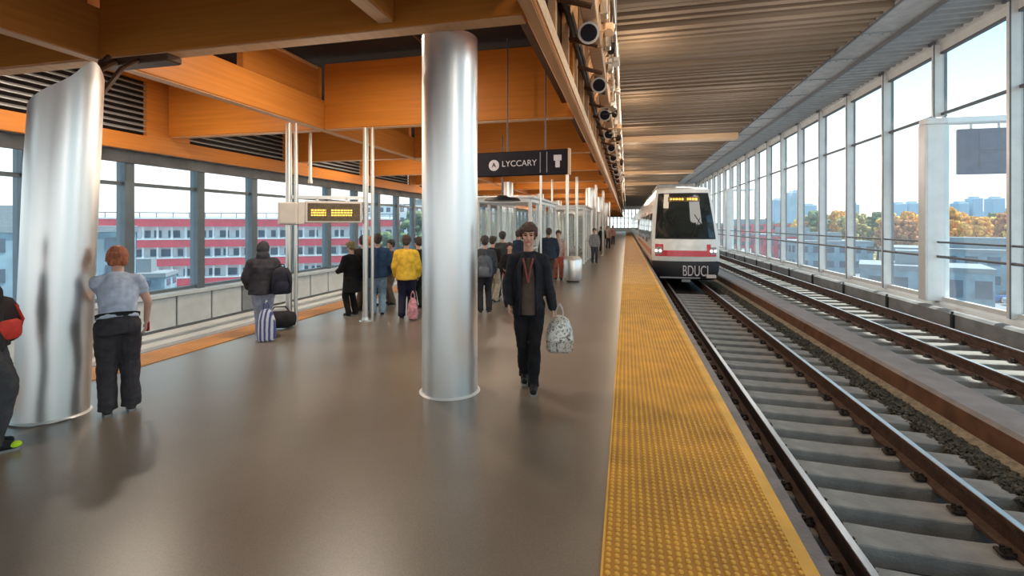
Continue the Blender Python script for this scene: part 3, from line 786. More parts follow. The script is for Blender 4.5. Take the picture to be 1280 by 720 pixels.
for i in range(14):
    L = bpy.data.lights.new('clerestory fill', 'POINT'); L.energy = 75; L.shadow_soft_size = .6; L.color = (1, .80, .58)  # added unseen lights without fixtures, brightening the ribbed ceiling
    o = bpy.data.objects.new('fill_light', L); C.objects.link(o); o.location = (.35, 1.0+6.2*i, 6.0)

for i in range(14):
    for x, yo, W in ((-3.9, 1.7, 40), (-8.6, 1.9, 34)):
        L = bpy.data.lights.new('lattice fill', 'POINT'); L.energy = W*.85; L.shadow_soft_size = .7; L.color = (1, .84, .64)  # added fill without fixtures, to brighten the timber beam faces
        o = bpy.data.objects.new('fill_light', L); C.objects.link(o); o.location = (x, 4.45+4.4*i+yo, 3.35)

for i in range(9):
    L = bpy.data.lights.new('track fill', 'POINT'); L.energy = 85; L.shadow_soft_size = .9; L.color = (1, .96, .90)  # unseen fill added over the tracks for parapet and mullions
    o = bpy.data.objects.new('fill_light', L); C.objects.link(o); o.location = (4.0, -1.5+7.0*i, 4.9)

# ------------------------------------------------------------------ train
def train():
    X, Y0 = TX, 21.2
    e = empty('light_rail_train', (X, Y0, RT), 'white light rail train with red band and black bumper arriving on the near right track', 'train')
    # (z, front setback, half width)
    prof = [(-.30, .22, 1.22), (.27, .04, 1.34), (.47, .0, 1.36), (.73, .02, 1.36), (1.17, .10, 1.35), (1.9, .38, 1.29), (2.6, .66, 1.22), (3.17, .90, 1.15), (3.36, 1.02, 1.10), (3.45, 1.30, .98)]
    NX = 12
    def P(x, z, sb, w):     # front bowed in plan
        t = x/w
        return V((X+x, Y0+sb+.30*abs(t)**3, z))
    def interp(z):
        for (a, b2) in zip(prof[:-1], prof[1:]):
            if a[0] <= z <= b2[0]:
                t = (z-a[0])/(b2[0]-a[0]); return (z, a[1]+(b2[1]-a[1])*t, a[2]+(b2[2]-a[2])*t)
        return prof[-1]
    q = MB(); rows = [[P(w*(2*i/NX-1), z, sb, w) for i in range(NX+1)] for z, sb, w in prof]
    vs = [p for r in rows for p in r]; n = NX+1
    q.add(vs, [(k*n+i, k*n+i+1, (k+1)*n+i+1, (k+1)*n+i) for k in range(len(rows)-1) for i in range(NX)])
    # sides and roof back
    YB = Y0+24
    for sgn, idx in ((-1, 0), (1, NX)):
        f = [r[idx] for r in rows]; bk = [V((p.x, YB, p.z)) for p in f]
        m_ = len(f); fs = [(i, i+1, m_+i+1, m_+i) if sgn < 0 else (i, m_+i, m_+i+1, i+1) for i in range(m_-1)]
        q.add(f+bk, fs)
    top = rows[-1]; bt = [V((p.x, YB, p.z+.0)) for p in top]
    mid = [V((p.x, Y0+2.0, 3.45+.10*(1-((p.x-X)/1.0)**2))) for p in top]; mb = [V((p.x, YB, p.z)) for p in mid]
    q.add(top+mid+mb, [(i, i+1, n+i+1, n+i) for i in range(NX)]+[(n+i, n+i+1, 2*n+i+1, 2*n+i) for i in range(NX)])
    shade_auto(q.build('car_body', M['tr_white'], e), 30)
    def patch(name, m_, z0, z1, t0, t1, off, nz=6, nx=10, rx=None):
        q = MB(); rr = []
        for k in range(nz+1):
            z = z0+(z1-z0)*k/nz; z_, sb, w = interp(z); row = []
            for i in range(nx+1):
                t = t0+(t1-t0)*i/nx; p = P(t*w, z, sb, w); row.append(p+V((0, -off, 0)))
            rr.append(row)
        nn = nx+1; vs = [p for r in rr for p in r]; back = [p+V((0, off*.9+.03, 0)) for p in vs]
        fs = [(k*nn+i, k*nn+i+1, (k+1)*nn+i+1, (k+1)*nn+i) for k in range(nz) for i in range(nx)]
        N = len(vs)
        for k in range(nz): fs += [(k*nn, (k+1)*nn, N+(k+1)*nn, N+k*nn), (k*nn+nx, N+k*nn+nx, N+(k+1)*nn+nx, (k+1)*nn+nx)]
        for i in range(nx): fs += [(i, N+i, N+i+1, i+1), (nz*nn+i, nz*nn+i+1, N+nz*nn+i+1, N+nz*nn+i)]
        q.add(vs+back, fs); return q.build(name, m_, e)
    patch('windshield_frame', M['tr_black'], 1.20, 3.19, -.905, .905, .012)
    patch('windshield', M['tr_glass'], 1.26, 3.15, -.87, .87, .028)
    patch('destination_window', M['amber_dim'], 2.80, 3.02, -.55, .55, .034)
    patch('red_band', M['tr_red'], .47, .72, -.90, .90, .014)
    for s_ in (-1, 1):
        patch('red_corner', M['tr_red'], .72, .98, s_*.90 if s_ < 0 else .62, -.66 if s_ < 0 else .74, .014)
        a, c = (-.88, -.70) if s_ < 0 else (.74, .90)
        patch('headlamp_housing', M['tr_grey'], .56, .86, a, c, .026)
        z_, sb, w = interp(.7)
        for j in (-.05, .05):
            p = P(s_*.82*w*.98+j*1.6, .7, sb, w); q = MB(); q.cyl(p+V((0, -.06, 0)), p+V((0, .02, 0)), .06, .07, 14); q.build('headlamp', M['headlamp'], e)
    # amber characters
    z_, sb, w = interp(2.9); q = MB(); random.seed(11); x = -.56
    while x < .5:
        wd = random.uniform(.05, .11)
        if not (-.02 < x < .06):
            p = P(x, 2.9, sb, w)
            q.box(p.x, p.x+wd, p.y-.047, p.y-.037, 2.85, 2.955)
        x += wd+.03
    q.build('destination_characters', M['amber'], e)
    # wipers
    for s_ in (-1, 1):
        q = MB(); a = P(s_*.25, 1.27, *interp(1.27)[1:])+V((0, -.05, 0)); c = P(s_*.62, 2.1, *interp(2.1)[1:])+V((0, -.05, 0))
        q.tube([a, c], .012, 6); c2 = P(s_*.40, 2.25, *interp(2.25)[1:])+V((0, -.05, 0)); d2 = P(s_*.72, 1.7, *interp(1.7)[1:])+V((0, -.05, 0)); q.tube([c2, d2], .01, 6)
        q.build('wiper', M['tr_black'], e)
    # bumper, coupler hatch, fleet lettering, step
    q = MB(); rr = []
    for z, sb, w in ((-.52, .14, 1.16), (-.45, -.02, 1.24), (-.1, -.10, 1.32), (.22, -.06, 1.34), (.27, .0, 1.33)):
        rr.append([P(w*(2*i/NX-1), z, sb, w) for i in range(NX+1)]+[V((X+w, Y0+1.4, z)), V((X-w, Y0+1.4, z))])
    q.rings(rr); shade_auto(q.build('bumper', M['tr_black'], e), 30)
    fn = text_mesh('fleet_number', 'BDUCI', .62, (0, 0, 0), (0, 0, 0), M['signwhite'], None, .012)
    fn.data.transform(Matrix.Translation((X+.36, Y0-.125, -.13)) @ Matrix.Rotation(PI/2, 4, 'X') @ Matrix.Diagonal((.56, 1, 1, 1))); fn.parent = e
    fn.matrix_parent_inverse = Matrix.Translation(e.location).inverted()
    q = MB(); q.bbox(X-1.05, X+.55, Y0-.13, Y0-.02, -.44, -.38, .01); q.build('bumper_step', M['tr_grey'], e)
    q = MB(); q.bbox(X+.78, X+1.16, Y0-.16, Y0-.02, -.40, -.26, .015); q.build('coupler_cover', M['cream'], e)
    q = MB(); q.bbox(X-.18, X+.18, Y0-.05, Y0+.8, -.60, -.46, .02); q.build('coupler', M['tr_grey'], e)
    # sides
    for s_ in (-1, 1):
        for k in range(8):
            y0 = Y0+1.7+2.75*k
            dr = k % 2 == 1
            q = MB(); z0, z1 = (.05, 2.55) if dr else (1.15, 2.35)
            w0 = interp(max(z0, -.3))[2]; w1 = interp(z1)[2]
            xs0 = X+s_*(w0+.004); xs1 = X+s_*(w1+.004)
            vs = [(xs0, y0, z0), (xs0, y0+2.2, z0), (xs1, y0+2.2, z1), (xs1, y0, z1)]
            if dr:   # two door leaves
                q.add([V(p)+V((s_*.012, 0, 0)) for p in vs]+[V(p)+V((-s_*.03, 0, 0)) for p in vs], [(0, 1, 2, 3), (4, 7, 6, 5), (0, 4, 5, 1), (1, 5, 6, 2), (2, 6, 7, 3), (3, 7, 4, 0)])
                d = q.build('door', M['tr_red'], e)
                q = MB()
                for a in (.15, 1.2):
                    za, zb = .9, 2.35; xa = X+s_*(interp(za)[2]+.02); xb = X+s_*(interp(zb)[2]+.02)
                    q.add([(xa, y0+a, za), (xa, y0+a+.85, za), (xb, y0+a+.85, zb), (xb, y0+a, zb)], [(0, 1, 2, 3)])
                g = q.build('door_pane', M['tr_glass'], None, world=False); g.parent = d
            else:
                q.add([V(p)+V((s_*.008, 0, 0)) for p in vs]+[V(p)+V((-s_*.03, 0, 0)) for p in vs], [(0, 1, 2, 3), (4, 7, 6, 5), (0, 4, 5, 1), (1, 5, 6, 2), (2, 6, 7, 3), (3, 7, 4, 0)])
                q.build('side_window', M['tr_glass'], e)
        q = MB(); xa = X+s_*1.36
        q.box(min(xa, xa+s_*.01), max(xa, xa+s_*.01), Y0+.8, Y0+24, .47, .72); q.build('side_stripe', M['tr_red'], e)
    q = MB(); q.bbox(X-.9, X+.9, Y0+4, Y0+9, 3.5, 3.85, .05); q.bbox(X-.9, X+.9, Y0+12, Y0+19, 3.5, 3.8, .05); q.build('roof_equipment', M['tr_grey'], e)
    q = MB(); q.bbox(X-1.15, X+1.15, Y0+1.6, Y0+23.5, -.58, -.28, .03)
    q.build('underframe', M['tr_black'], e)
    for yy in (Y0+3.2, Y0+5.2, Y0+18.5, Y0+20.5):
        q = MB()
        for s_ in (-1, 1): q.cyl((X+s_*(G-.06), yy, RT+.30), (X+s_*(G+.07), yy, RT+.30), .295, n=24)
        q.cyl((X-G, yy, RT+.3), (X+G, yy, RT+.3), .07, n=10); q.build('wheelset', M['rust'], e)
    # following cars
    for k in (1, 2, 3):
        q = MB(); rr = []
        sec = [(-1.22, -.3), (-1.36, .5), (-1.35, 1.2), (-1.15, 3.17), (-.98, 3.45), (0, 3.55), (.98, 3.45), (1.15, 3.17), (1.35, 1.2), (1.36, .5), (1.22, -.3)]
        if Y0+24.6+24*k-24 < 120:
            ya = Y0+24.6+24.4*(k-1); yb = ya+24
            q.rings([[V((X+a, y_, z)) for a, z in sec] for y_ in (ya, yb)]); q.build('trailing_car_body', M['tr_white'], e)
            q = MB(); q.box(X-1.365, X-1.30, ya+1, yb-1, 1.2, 2.3); q.build('trailing_windows', M['tr_glass'], e)
            q = MB(); q.bbox(X-1.0, X+1.0, ya-.65, ya+.05, -.1, 3.1, .05); q.build('gangway', M['tr_black'], e)
train()

# ------------------------------------------------------------------ people
def remesh(q, name, m, parent, vox, smooth=4, fold=0.0, fscale=7, extra=None):
    o = q.build(name, m, None, world=False)
    md = o.modifiers.new('r', 'REMESH'); md.mode = 'VOXEL'; md.voxel_size = vox; md.use_smooth_shade = True
    sm = o.modifiers.new('s', 'SMOOTH'); sm.factor = .5; sm.iterations = smooth
    bpy.context.view_layer.update()
    me = bpy.data.meshes.new_from_object(o.evaluated_get(bpy.context.evaluated_depsgraph_get()))
    old = o.data; o.modifiers.clear(); o.data = me; bpy.data.meshes.remove(old); me.name = name
    if fold:
        ns = [v.normal.copy() for v in me.vertices]
        for v, nn in zip(me.vertices, ns):
            c = v.co
            a = noise.noise(V((c.x*fscale*1.3, c.y*fscale*1.3, c.z*fscale*.7+3)))+.4*noise.noise(V((c.x*9, c.y*9, c.z*22)))
            v.co = c+nn*(fold*a)
    me.polygons.foreach_set('use_smooth', [True]*len(me.polygons)); me.update()
    o.parent = parent
    return o
FAB = {}
def fab(col, rough=.85):
    k = tuple(col)+(rough,)
    if k not in FAB: FAB[k] = mat('fabric', col, rough, noise_amt=.22, scale=14, bump=.3, bump_scale=160, spec=.15)
    return FAB[k]
SKIN = mat('skin', (.55, .30, .21), .5, noise_amt=.06, scale=12)
SKIN2 = mat('skin fair', (.62, .36, .27), .5, noise_amt=.08, scale=12)
def hairm(col): return mat('hair', col, .55, noise_amt=.45, scale=9, stretch=(6, 6, 1), bump=.6, bump_scale=40)

def person(loc, rz, H, label, top, legs, hair, shoe=(.03, .03, .03), skin=SKIN, lean=0, side=0, hp=0, feet=((-.1, 0), (.1, 0)), arms=None,
           vox=.012, topt=.022, legw=1.0, hem=-.10, hairlen=0, sleeve=True, hood=False, extras=None, fold=.012, bare=False, face=False, wt=1.0, shoe_z=(0, 0), grp=None, open_jacket=None):
    e = empty('person', loc, label, 'person', grp, rz=rz)
    s = H/1.75
    T = lambda p: V(p)*s
    LR = Matrix.Rotation(-math.radians(lean), 4, 'X') @ Matrix.Rotation(math.radians(side), 4, 'Y')
    pel = V((0, 0, .93))
    def tor(x, y, z): return pel+(LR @ V((x, y, z)))
    def ring(z, rx, ry, dy=0, n=18):
        return [T(tor(rx*wt*math.cos(2*PI*i/n), dy+ry*wt*math.sin(2*PI*i/n), z)) for i in range(n)]
    HR = LR @ Matrix.Rotation(-math.radians(hp), 4, 'X')
    nb = tor(0, 0, .52); hc = nb+(HR @ V((0, .015, .19)))
    sh = [tor(-.165*wt, 0, .435), tor(.165*wt, 0, .435)]
    arms = arms or (((-.05, .0, -.28), (-.02, .06, -.24)), ((.05, .0, -.28), (.02, .06, -.24)))
    el = [sh[k]+V(arms[k][0]) for k in (0, 1)]; wr = [el[k]+V(arms[k][1]) for k in (0, 1)]
    hip = [V((-.09*wt, 0, .92)), V((.09*wt, 0, .92))]
    an = [V((feet[k][0], feet[k][1], .085+shoe_z[k])) for k in (0, 1)]
    kn = []
    for k in (0, 1):
        d = an[k]-hip[k]; L = d.length; a = .435
        h = math.sqrt(max(.0004, a*a-(L/2)**2)) if L/2 < a else .01
        f = V((0, 1, 0)); f = (f-d.normalized()*f.dot(d.normalized())).normalized()
        kn.append(hip[k]+d*.5+f*min(h, .25))
    # --- body, one continuous surface
    q = MB()
    q.rings([ring(z, rx, ry) for z, rx, ry in ((-.10, .10, .06), (-.04, .14, .085), (.06, .145, .10), (.16, .13, .09), (.28, .145, .10), (.40, .165, .105), (.47, .13, .08), (.52, .06, .055))])
    q.cap(T(nb+(LR @ V((0, -.005, -.06)))), T(hc+(HR @ V((0, -.01, -.07)))), .055*s, .052*s)
    R3 = HR.to_3x3()
    q.ball(T(hc+(HR @ V((0, -.012, .035)))), .097*s, 16, 10, sc=(.80, 1.0, .98), R=R3)     # cranium
    q.ball(T(hc+(HR @ V((0, .022, -.045)))), .072*s, 14, 9, sc=(.82, .92, 1.0), R=R3)      # jaw
    q.ball(T(hc+(HR @ V((0, .068, -.095)))), .024*s, 8, 6, R=R3)                           # chin
    q.cap(T(hc+(HR @ V((0, .085, .0)))), T(hc+(HR @ V((0, .106, -.035)))), .010*s, .014*s, 8)  # nose
    for sx in (-1, 1):
        q.ball(T(hc+(HR @ V((sx*.080, -.01, -.012)))), .026*s, 8, 6, sc=(.35, .8, 1.2), R=R3)
        q.cap(T(hc+(HR @ V((sx*.012, .083, .022)))), T(hc+(HR @ V((sx*.042, .074, .022)))), .009*s, n=6)
        q.ball(T(hc+(HR @ V((sx*.035, .062, -.03)))), .022*s, 8, 6, R=R3)
    for k, sx in ((0, -1), (1, 1)):
        q.cap(T(sh[k]), T(el[k]), .05*s, .038*s); q.cap(T(el[k]), T(wr[k]), .038*s, .026*s)
        q.cap(T(tor(sx*.08, 0, .46)), T(sh[k]), .05*s, .052*s)
        q.cap(T(hip[k]), T(kn[k]), .076*s, .052*s); q.cap(T(kn[k]), T(an[k]), .052*s, .036*s)
        q.cap(T(kn[k]*.6+an[k]*.4+V((0, -.015, 0))), T(kn[k]*.4+an[k]*.6), .048*s, .042*s)
        q.cap(T(an[k]), T(an[k]+V((0, .11, -.05))), .032*s, .022*s)
        # hand
        d = (wr[k]-el[k]).normalized(); side_v = V((0, 1, 0)); side_v = (side_v-d*side_v.dot(d)).normalized(); nrm = d.cross(side_v).normalized()
        if nrm.x*sx > 0: nrm = -nrm
        pc = wr[k]+d*.085
        for j in range(4):
            off = side_v*(.030-.020*j)
            q.cap(T(wr[k]+d*.01+off*.4), T(pc+off), .012*s, .0115*s, 8)
            L1, L2 = (.036, .042, .038, .030)[j], (.034, .038, .036, .028)[j]
            p1 = pc+off+d*L1+nrm*.010; p2 = p1+d*L2*.75+nrm*L2*.65
            q.cap(T(pc+off), T(p1), .0098*s, .009*s, 8); q.cap(T(p1), T(p2), .009*s, .0075*s, 8)
        t0 = wr[k]+d*.03+side_v*.022; t1 = t0+d*.035+side_v*.028+nrm*.008; t2 = t1+d*.03+side_v*.004+nrm*.012
        q.cap(T(t0), T(t1), .013*s, .011*s, 8); q.cap(T(t1), T(t2), .0105*s, .009*s, 8)
    remesh(q, 'body', skin, e, min(vox, .0075) if vox < .011 else .011, 2)
    # --- trousers
    q = MB(); lw = legw
    q.rings([ring(z, rx, ry) for z, rx, ry in ((-.13, .12, .125), (-.07, .178, .142), (.0, .182, .142), (.07, .168, .125), (.10, .160, .118))])
    for k in (0, 1):
        q.cap(T(hip[k]+V((0, -.005, -.02))), T(kn[k]), .108*s*wt, .078*s*lw); q.cyl(T(kn[k]), T(an[k]+V((0, 0, .02))), .078*s*lw, .064*s*lw*1.08, 14)
        q.ball(T(kn[k]), .078*s*lw, 12, 8); q.cyl(T(an[k]+V((0, 0, .06))), T(an[k]+V((0, .005, -.035))), .066*s*lw*1.05, .071*s*lw*1.05, 14)
        q.ball(T(hip[k]+V((0, -.045, -.03))), .10*s*wt, 12, 8)
    remesh(q, 'trousers', fab(legs), e, vox, 3, fold*s, 8)
    # --- top
    q = MB(); t = topt
    hz = hem
    rs_ = [(hz, .172+t, .135+t), ((hz+.08)/1.5 if hz < -.05 else hz+.03, .168+t, .13+t), (.10, .150+t, .112+t), (.26, .155+t, .112+t), (.37, .165+t, .118+t), (.44, .135+t, .092+t), (.50, .095+t, .07+t), (.535, .068+t*.5, .062+t*.5)]
    q.rings([ring(*r_) for r_ in rs_])
    for k, sx in ((0, -1), (1, 1)):
        q.cap(T(tor(sx*.07, 0, .455)), T(sh[k]), (.055+t)*s, (.056+t)*s)
        if sleeve:
            q.cap(T(sh[k]), T(el[k]), (.056+t)*s, (.045+t)*s); q.cap(T(el[k]), T(wr[k]*.94+el[k]*.06), (.046+t)*s, (.033+t*.8)*s)
        else:
            q.cap(T(sh[k]), T(sh[k]*.6+el[k]*.4), (.056+t)*s, (.048+t)*s)
    if hood:
        q.ball(T(hc+(HR @ V((0, -.03, .02)))), .128*s, 16, 10, sc=(.9, 1.0, 1.1), R=R3)
        q.ball(T(nb+(HR @ V((0, -.04, .05)))), .11*s, 14, 8, sc=(1.1, .9, .9), R=R3)
    remesh(q, 'jacket' if sleeve else 'top', fab(top), e, vox, 3, fold*s, 7)
    if not sleeve or face:
        pass
    # --- hair
    if not hood:
        q = MB()
        q.ball(T(hc+(HR @ V((0, -.022, .050)))), .106*s, 16, 10, sc=(.86, 1.0, .92), R=R3)
        q.ball(T(hc+(HR @ V((0, -.045, .0)))), .092*s, 14, 9, sc=(.92, .85, 1.0), R=R3)
        for a in range(-3, 4): q.cap(T(hc+(HR @ V((a*.020, .045, .108-.004*abs(a))))), T(hc+(HR @ V((a*.023, .088-.004*abs(a), .062)))), .022*s, .012*s, 8)
        for sx in (-1, 1): q.cap(T(hc+(HR @ V((sx*.078, .01, .07)))), T(hc+(HR @ V((sx*.084, .0, -.005-hairlen*.3)))), .024*s, .016*s, 8)
        if hairlen: 
            for a in (-1, 0, 1): q.cap(T(hc+(HR @ V((a*.045, -.06, .0)))), T(hc+(HR @ V((a*.05, -.06, -.06-hairlen)))), .048*s, .038*s, 10)
        remesh(q, 'hair', hairm(hair), e, min(vox, .009), 1, .006, 30)
    # --- shoes
    for k in (0, 1):
        q = MB(); a = an[k]
        q.cap(T(a+V((0, -.035, -.035))), T(a+V((0, .05, -.040))), .044*s, .044*s, 12); q.cap(T(a+V((0, .05, -.042))), T(a+V((.0, .145, -.048))), .042*s, .034*s, 12)
        q.cap(T(a+V((0, -.015, .02))), T(a+V((0, .0, -.03))), .050*s, .048*s, 12); q.cap(T(a+V((0, .0, -.005))), T(a+V((0, .09, -.035))), .046*s, .038*s, 12)
        for i, v_ in enumerate(q.v): q.v[i] = (v_[0], v_[1], max(v_[2], (a.z-.083)*s+.012))
        so = remesh(q, 'shoe', fab(shoe, .6), e, vox*.8, 2)
        q = MB(); rr = []
        for yy, w in ((-.085, .02), (-.06, .036), (0, .038), (.08, .044), (.14, .038), (.178, .018)):
            rr.append([T(V((a.x+w, a.y+yy, a.z-.085))), T(V((a.x+w, a.y+yy, a.z-.065))), T(V((a.x-w, a.y+yy, a.z-.065))), T(V((a.x-w, a.y+yy, a.z-.085)))])
        q.rings(rr); z = q.build('sole', fab((.25, .25, .24), .7), None, world=False); z.parent = so
    if face:
        for sx in (-1, 1):
            q = MB(); q.ball(T(hc+(HR @ V((sx*.030, .075, .004)))), .0115*s, 10, 7, sc=(1.2, .7, .8), R=R3); q.build('eye', fab((.05, .03, .02), .2), e, True, world=False)
            q = MB(); q.cap(T(hc+(HR @ V((sx*.018, .090, .026)))), T(hc+(HR @ V((sx*.045, .078, .026)))), .005*s, n=6); q.build('eyebrow', fab((.04, .025, .02)), e, True, world=False)
        q = MB(); q.cap(T(hc+(HR @ V((-.020, .082, -.066)))), T(hc+(HR @ V((.020, .082, -.066)))), .0075*s, n=8); q.build('mouth', fab((.40, .12, .10), .4), e, True, world=False)
    J = dict(s=s, T=T, tor=tor, sh=sh, el=el, wr=wr, hc=hc, nb=nb, hip=hip, kn=kn, an=an, HR=HR, LR=LR)
    if extras: extras(e, J)
    return e

def backpack(e, J, col, trim=None, dx=0, dz=0, w=.15, h=.22, dep=.09):
    """held by its wearer: a thing of its own"""
    rz = e.rotation_euler.z; T, tor = J['T'], J['tor']
    W = Matrix.Translation(e.location) @ Matrix.Rotation(rz, 4, 'Z')
    c = tor(dx, -.165-dep*.6, .28+dz)
    q = MB(); n = 16
    rs = []
    for z, k in ((-h, .80), (-h*.85, .98), (0, 1.02), (h*.6, .92), (h*.9, .65), (h, .35)):
        ring = []
        for i in range(n):
            a = 2*PI*i/n; ca, sa = math.cos(a), math.sin(a)
            px = math.copysign(abs(ca)**.6, ca)*w*k; py = math.copysign(abs(sa)**.6, sa)*dep*k
            ring.append(W @ T(c+(J['LR'] @ V((px, py, z)))))
        rs.append(ring)
    q.rings(rs)
    return q, rs, W, c

# --- walking person in the middle
def ex_walker(e, J):
    T, tor = J['T'], J['tor']
    # grey brown shirt front between the open jacket panels
    q = MB(); n = 9; rs = []
    for z, w, d in ((-.12, .070, .182), (0, .072, .175), (.12, .068, .158), (.26, .062, .158), (.38, .050, .160), (.47, .03, .128)):
        rs.append([T(tor(-w+2*w*i/n, d-.02*abs(2*i/n-1)**2, z)) for i in range(n+1)]+[T(tor(w, d-.07, z)), T(tor(-w, d-.07, z))])
    q.rings(rs); shade_auto(q.build('shirt', fab((.085, .062, .052)), e, world=False), 60)
    q = MB(); q.tube([T(tor(-.055, .150, .47)), T(tor(-.02, .178, .36)), T(tor(.0, .184, .22))], .013, 8); q.tube([T(tor(.055, .150, .47)), T(tor(.03, .178, .36)), T(tor(.0, .186, .22))], .013, 8)
    q.build('scarf', fab((.22, .07, .06)), e, world=False)
    for sx in (-1, 1):
        q = MB(); q.tube([T(tor(sx*.045, .12, .50)), T(tor(sx*.095, .163, .38)), T(tor(sx*.085, .172, .15)), T(tor(sx*.092, .182, -.12))], [.028, .026, .018, .016], 8)
        q.build('lapel', fab((.022, .024, .032)), e, True, world=False)
walker = person((-1.055, 5.22, 0), math.radians(190), 1.80, 'person in a black open jacket and black trousers walking towards the camera', (.020, .021, .026), (.012, .012, .014), (.075, .032, .022),
       shoe=(.012, .012, .013), feet=((-.055, .12), (.045, -.12)), arms=(((-.055, -.03, -.27), (-.05, .02, -.24)), ((.075, -.03, -.26), (-.02, .10, -.19))), vox=.008, topt=.02, hem=-.14, face=True,
       legw=.86, fold=.014, extras=ex_walker, hp=4, shoe_z=(0, .03), wt=.93)
# silver carrier bag in the hand
def carrier_bag(cx, cy, ztop, h, w, dep, label, m, rz=0):
    e = empty('carrier_bag', (cx, cy, ztop-h), label, 'bag', rz=0)
    R = Matrix.Translation((cx, cy, 0)) @ Matrix.Rotation(rz, 4, 'Z')
    q = MB(); rs = []; n = 20
    for k, (f, ww) in enumerate(((0, .78), (.06, .95), (.35, 1.0), (.65, .93), (.88, .62), (1.0, .28))):
        ring = []
        for i in range(n):
            a = 2*PI*i/n; ca, sa = math.cos(a), math.sin(a)
            cr_ = 1+.10*noise.noise(V((3*ca, 3*sa, f*5)))
            ring.append(R @ V((math.copysign(abs(ca)**.7, ca)*w*ww*cr_, math.copysign(abs(sa)**.7, sa)*dep*ww*cr_, ztop-h+f*h)))
        rs.append(ring)
    q.rings(rs); o = q.build('bag_body', m, e)
    for s_ in (-1, 1):
        q = MB(); q.tube([R @ V((s_*.04, 0, ztop-.01)), R @ V((s_*.035, 0, ztop+.06)), R @ V((0, 0, ztop+.13))], .009, 6); q.build('bag_handle', m, e)
mb_, nt, bs = new_mat('crinkled silver plastic')
vo = nt.nodes.new('ShaderNodeTexVoronoi'); vo.inputs['Scale'].default_value = 22
cr = nt.nodes.new('ShaderNodeValToRGB'); cr.color_ramp.elements[0].color = (.07, .07, .07, 1); cr.color_ramp.elements[1].color = (.60, .58, .54, 1)
cr.color_ramp.elements[0].position = .1; cr.color_ramp.elements[1].position = .5
nt.links.new(vo.outputs['Color'], cr.inputs[0]); nt.links.new(cr.outputs[0], bs.inputs['Base Color']); bs.inputs['Roughness'].default_value = .3; bs.inputs['Metallic'].default_value = .35
bp = nt.nodes.new('ShaderNodeBump'); bp.inputs['Strength'].default_value = .6; nt.links.new(vo.outputs['Distance'], bp.inputs['Height']); nt.links.new(bp.outputs[0], bs.inputs['Normal'])
M['silver'] = mb_
wl = Matrix.Translation(walker.location) @ Matrix.Rotation(walker.rotation_euler.z, 4, 'Z')
hx = wl @ (V((-.163-.055-.05, -.02, .93+.46-.27-.24-.12))*(1.80/1.75))
carrier_bag(hx.x+.07, hx.y-.02, hx.z+.02, .40, .155, .10, 'crinkled silver carrier bag hanging from the walking person\'s hand', M['silver'], rz=.2)

# --- woman with auburn hair at left
wl_loc = (-4.74, 3.60, 0)
def ex_woman(e, J):
    T, tor = J['T'], J['tor']
    q = MB(); n = 20
    q.rings([[T(tor(r_[1]*math.cos(2*PI*i/n), r_[2]*math.sin(2*PI*i/n), r_[0])) for i in range(n)] for r_ in ((.055, .182, .14), (.095, .186, .146), (.10, .17, .13))])
    q.build('belt', fab((.02, .02, .022)), e, world=False)
    w = J['wr'][1]+V((.01, .04, -.07))
    q = MB(); q.bbox(w.x-.02, w.x+.02, w.y-.04, w.y+.05, w.z-.05, w.z+.06, .01); 
    for i, v_ in enumerate(q.v): q.v[i] = tuple(V(v_)*J['s'])
    q.build('red_wallet', fab((.30, .02, .03)), e, world=False)
person(wl_loc, math.radians(54), 1.62, 'auburn-haired person in a light blue sleeveless top and charcoal trousers, seen from behind', (.47, .51, .62), (.050, .044, .050), (.36, .095, .035),
       shoe=(.06, .05, .045), skin=SKIN2, lean=14, hp=24, feet=((-.085, 0), (.11, .03)), arms=(((.07, .19, -.20), (.12, .16, .02)), ((.09, .07, -.25), (-.01, .07, -.22))), vox=.008, topt=.012,
       sleeve=False, legw=1.16, hem=.045, hairlen=.03, extras=ex_woman, wt=1.02, fold=.014)

